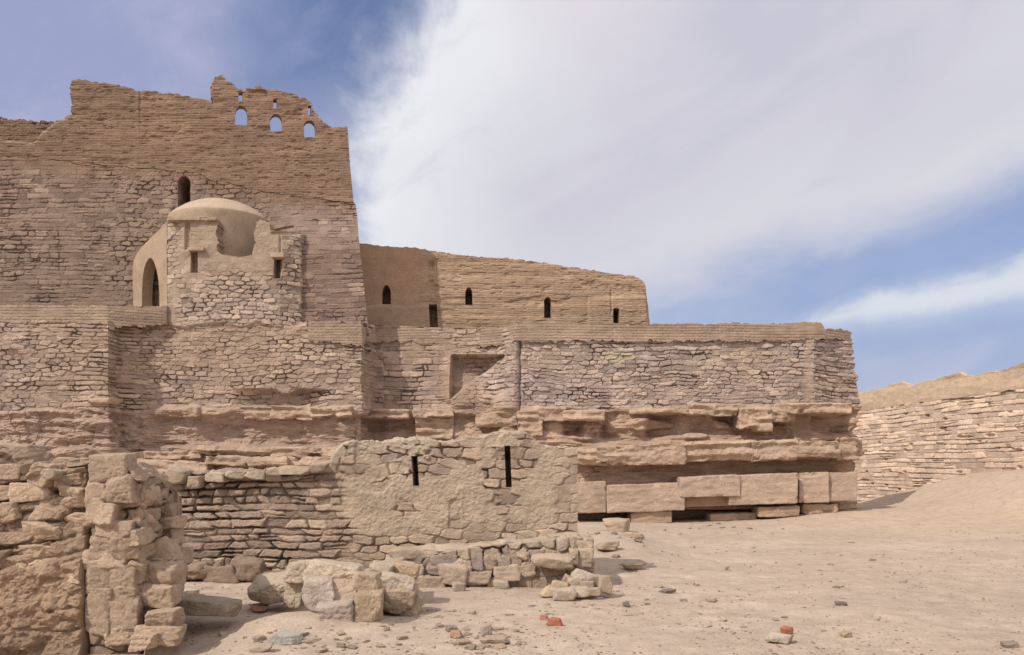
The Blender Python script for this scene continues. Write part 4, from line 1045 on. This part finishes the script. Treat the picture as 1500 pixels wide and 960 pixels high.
# gravel (uncountable)
Vs=[];Qs=[];Cs=[];n=0
Vb,Qb=rock_shape((1,.8,.5),5,3,.7,.1,6)
rg=np.random.RandomState(4)
for k in range(6500):
    py=690+rg.rand()**.6*275; py=max(py,752); px=rg.uniform(200,1550)
    Y=ground_Y(py); x=wx(px,Y)
    if fbm(np.array([x*.6]),np.array([Y*.6]),77,3)[0]<-.15 and rg.rand()<.7: continue
    s=rg.choice([.008,.012,.018,.026])*rg.uniform(.7,1.4)*(1 if Y<13 else 1.6)
    a=rg.rand()*6.28; ca,sa=math.cos(a),math.sin(a)
    V_=Vb*s; V_=np.stack([V_[:,0]*ca-V_[:,1]*sa,V_[:,0]*sa+V_[:,1]*ca,V_[:,2]],-1)
    z=float(gz(x,Y))
    Vs.append(V_+np.array([x,Y,z+s*.1])); Qs.append(Qb+n); n+=len(V_)
    Cs.append(np.broadcast_to(C(.42,.325,.25)*rg.uniform(.55,1.15),V_.shape))
g=mesh_obj('gravel',make_mesh('gravel',np.concatenate(Vs),np.concatenate(Qs),np.concatenate(Cs),M_NEAR,smooth=False))
g['kind']='stuff'; g['label']='fine stone chips and grit scattered over the sand'; g['category']='gravel'

# ================================================================== WORLD
w=bpy.data.worlds.new('World'); scene.world=w; w.use_nodes=True
nt=w.node_tree; N=nt.nodes; L=nt.links
bg=N['Background']
SUN=np.array([.53,.47,-.72]); SUN=SUN/np.linalg.norm(SUN)   # travel direction
el=math.asin(-SUN[2]); az=math.atan2(-SUN[0],-SUN[1])
sky=N.new('ShaderNodeTexSky'); sky.sky_type='NISHITA'; sky.sun_disc=False; sky.sun_elevation=el; sky.sun_rotation=az
sky.altitude=200; sky.air_density=1.2; sky.dust_density=1.5; sky.ozone_density=1.5
class E:
    def __init__(s,v): s.v=v
    @staticmethod
    def op(o,*a):
        n=N.new('ShaderNodeMath'); n.operation=o
        for i,x in enumerate(a):
            x=x.v if isinstance(x,E) else x
            if isinstance(x,(int,float)): n.inputs[i].default_value=x
            else: L.new(x,n.inputs[i])
        return E(n.outputs[0])
    def __add__(s,o): return E.op('ADD',s,o)
    __radd__=__add__
    def __sub__(s,o): return E.op('SUBTRACT',s,o)
    def __rsub__(s,o): return E.op('SUBTRACT',o,s)
    def __mul__(s,o): return E.op('MULTIPLY',s,o)
    __rmul__=__mul__
def sst(a,b,x):
    n=N.new('ShaderNodeMapRange'); n.interpolation_type='SMOOTHSTEP'
    n.inputs[1].default_value=a; n.inputs[2].default_value=b; L.new(x.v,n.inputs[0]); return E(n.outputs[0])
tc=N.new('ShaderNodeTexCoord'); sp=N.new('ShaderNodeSeparateXYZ'); L.new(tc.outputs['Generated'],sp.inputs[0])
dx,dy,dzz=E(sp.outputs[0]),E(sp.outputs[1]),E(sp.outputs[2])
AZ=E.op('ARCTAN2',dx,dy); EL=E.op('ARCSINE',dzz)
def nz(sx,sy,scale,detail,rough,rot=0,dist=0,off=0):
    ca,sa=math.cos(rot),math.sin(rot)
    a=(AZ*ca+EL*sa)*sx+off; b=(EL*ca-AZ*sa)*sy
    cb=N.new('ShaderNodeCombineXYZ'); L.new(a.v,cb.inputs[0]); L.new(b.v,cb.inputs[1])
    n=N.new('ShaderNodeTexNoise'); n.inputs['Scale'].default_value=scale; n.inputs['Detail'].default_value=detail; n.inputs['Roughness'].default_value=rough; n.inputs['Distortion'].default_value=dist
    L.new(cb.outputs[0],n.inputs['Vector']); return E(n.outputs[0])
nA=nz(1,1,4.5,9,.55)-.5; nB=nz(1,2.2,6,8,.6,.25,.3,3)-.5; nC=nz(1,1,14,8,.62,0,.2,7)-.5
# signed distances (radians)
def line(p,q):   # positive on the left side of p->q
    (ax,ay),(bx_,by_)=p,q; ln_=math.hypot(bx_-ax,by_-ay); nx_,ny_=-(by_-ay)/ln_,(bx_-ax)/ln_
    return (AZ-ax)*nx_+(EL-ay)*ny_
def ae(px,py):
    tx=(px-750)/F; tz=(688-py)/F; a=math.atan(tx); return (a, math.atan(tz*math.cos(a)))
MIN=lambda a,b: E.op('MINIMUM',a,b)
MAX=lambda a,b: E.op('MAXIMUM',a,b)
nP=nz(1,1,9,10,.6,0,.5,21)-.5
left=MIN(line(ae(510,400),ae(478,175))*(-1),line(ae(478,175),ae(625,0))*(-1))
above=MIN(line(ae(560,520),ae(1000,445)),line(ae(1000,445),ae(1500,300)))
main=sst(-.05,.05,left+nA*.11+nP*.13+nC*.05)*sst(-.06,.07,above+nA*.05+nB*.08)
st_lo=line(ae(1130,508),ae(1500,462)); st_hi=line(ae(1130,464),ae(1500,350))*(-1)
streak=sst(-.012,.03,MIN(st_lo,st_hi+nP*.06)+nC*.02+nB*.02)*sst(.27,.36,AZ+nA*.05)
veil=sst(-.05,.14,line(ae(420,260),ae(440,0))+nP*.10+nA*.10)*.85
wisp=sst(-.1,.3,nz(1,2,5,9,.6,.6,.2,31)-.5)*.5
low=sst(.42,.04,EL)*.68
# unseen broken cloud added at the sides and behind the viewer for ambient fill
rest=sst(-.12,.08,nz(1,1.6,2.2,9,.55,.3,.3,41)-.5)*sst(.75,1.2,E.op('ABSOLUTE',AZ))
lefthaze=sst(.50,.37,EL+nP*.05)*sst(-.12,-.2,AZ)*.5
veil=MAX(veil,lefthaze)
dens=MAX(MAX(MAX(main,streak*.92),MAX(veil,low)),MAX(wisp,rest*.9))
def mixc(fac,a,b):
    n=N.new('ShaderNodeMix'); n.data_type='RGBA'
    L.new(fac.v,n.inputs[0])
    for k,x in ((6,a),(7,b)):
        if isinstance(x,tuple): n.inputs[k].default_value=x+(1,)
        else: L.new(x,n.inputs[k])
    return n.outputs[2]
band=sst(-.16,.16,nz(1,3.0,3.0,7,.5,.38,.5,11)-.5)
col_=mixc(sst(.02,.30,left+nA*.14),(.86,.87,.90),(.585,.575,.67))
col_=mixc(MIN(sst(.20,.02,above)*.85,1.0),col_,(.70,.70,.765))
col_=mixc(band*.45,col_,(.74,.74,.80))
col_=mixc(sst(.05,.25,nz(1,2.6,7,9,.6,.45,.4,61)-.5)*.35,col_,(.54,.53,.63))
pink=E.op('MULTIPLY',sst(.16,.0,E.op('ABSOLUTE',AZ-.09)),sst(.40,.54,EL))
col_=mixc(pink*.30,col_,(.70,.58,.66))
col_=mixc(streak,col_,(.73,.76,.82))
nm=MAX(main,streak)
vc=mixc(sst(-.12,.15,nz(1,1.5,5,8,.6,.4,.5,71)-.5),(.36,.40,.62),(.50,.50,.68))
col_=mixc(nm,vc,col_)
col_=mixc(sst(.7,1.2,E.op('ABSOLUTE',AZ)),col_,(1.05,1.0,.98))  # out-of-view sky brightened to add fill light
sk=N.new('ShaderNodeVectorMath'); sk.operation='SCALE'; sk.inputs['Scale'].default_value=.105; L.new(sky.outputs[0],sk.inputs[0])
tint=N.new('ShaderNodeVectorMath'); tint.operation='MULTIPLY'; tint.inputs[1].default_value=(.92,.92,1.10); L.new(sk.outputs[0],tint.inputs[0])
fm=N.new('ShaderNodeMix'); fm.data_type='RGBA'; L.new(dens.v,fm.inputs[0]); L.new(tint.outputs[0],fm.inputs[6]); L.new(col_,fm.inputs[7])
L.new(fm.outputs[2],bg.inputs[0]); bg.inputs[1].default_value=1.0

sl=bpy.data.lights.new('sun','SUN'); sl.energy=3.5; sl.angle=math.radians(.6); sl.color=(1,.94,.85)
so=bpy.data.objects.new('sun',sl); link(so)
from mathutils import Vector
so.rotation_euler=Vector(tuple(SUN)).to_track_quat('-Z','Y').to_euler()

cam=bpy.data.cameras.new('camera'); co=bpy.data.objects.new('camera',cam); link(co)
co.location=(0,0,CZ); co.rotation_euler=(math.radians(90),0,0)
cam.sensor_width=36; cam.lens=36*F/1500; cam.shift_y=(HZ-480)/1500; cam.clip_end=6000; cam.clip_start=.1
scene.camera=co
scene.view_settings.view_transform='Standard'; scene.view_settings.look='None'; scene.view_settings.exposure=0
scene.cycles.max_bounces=6
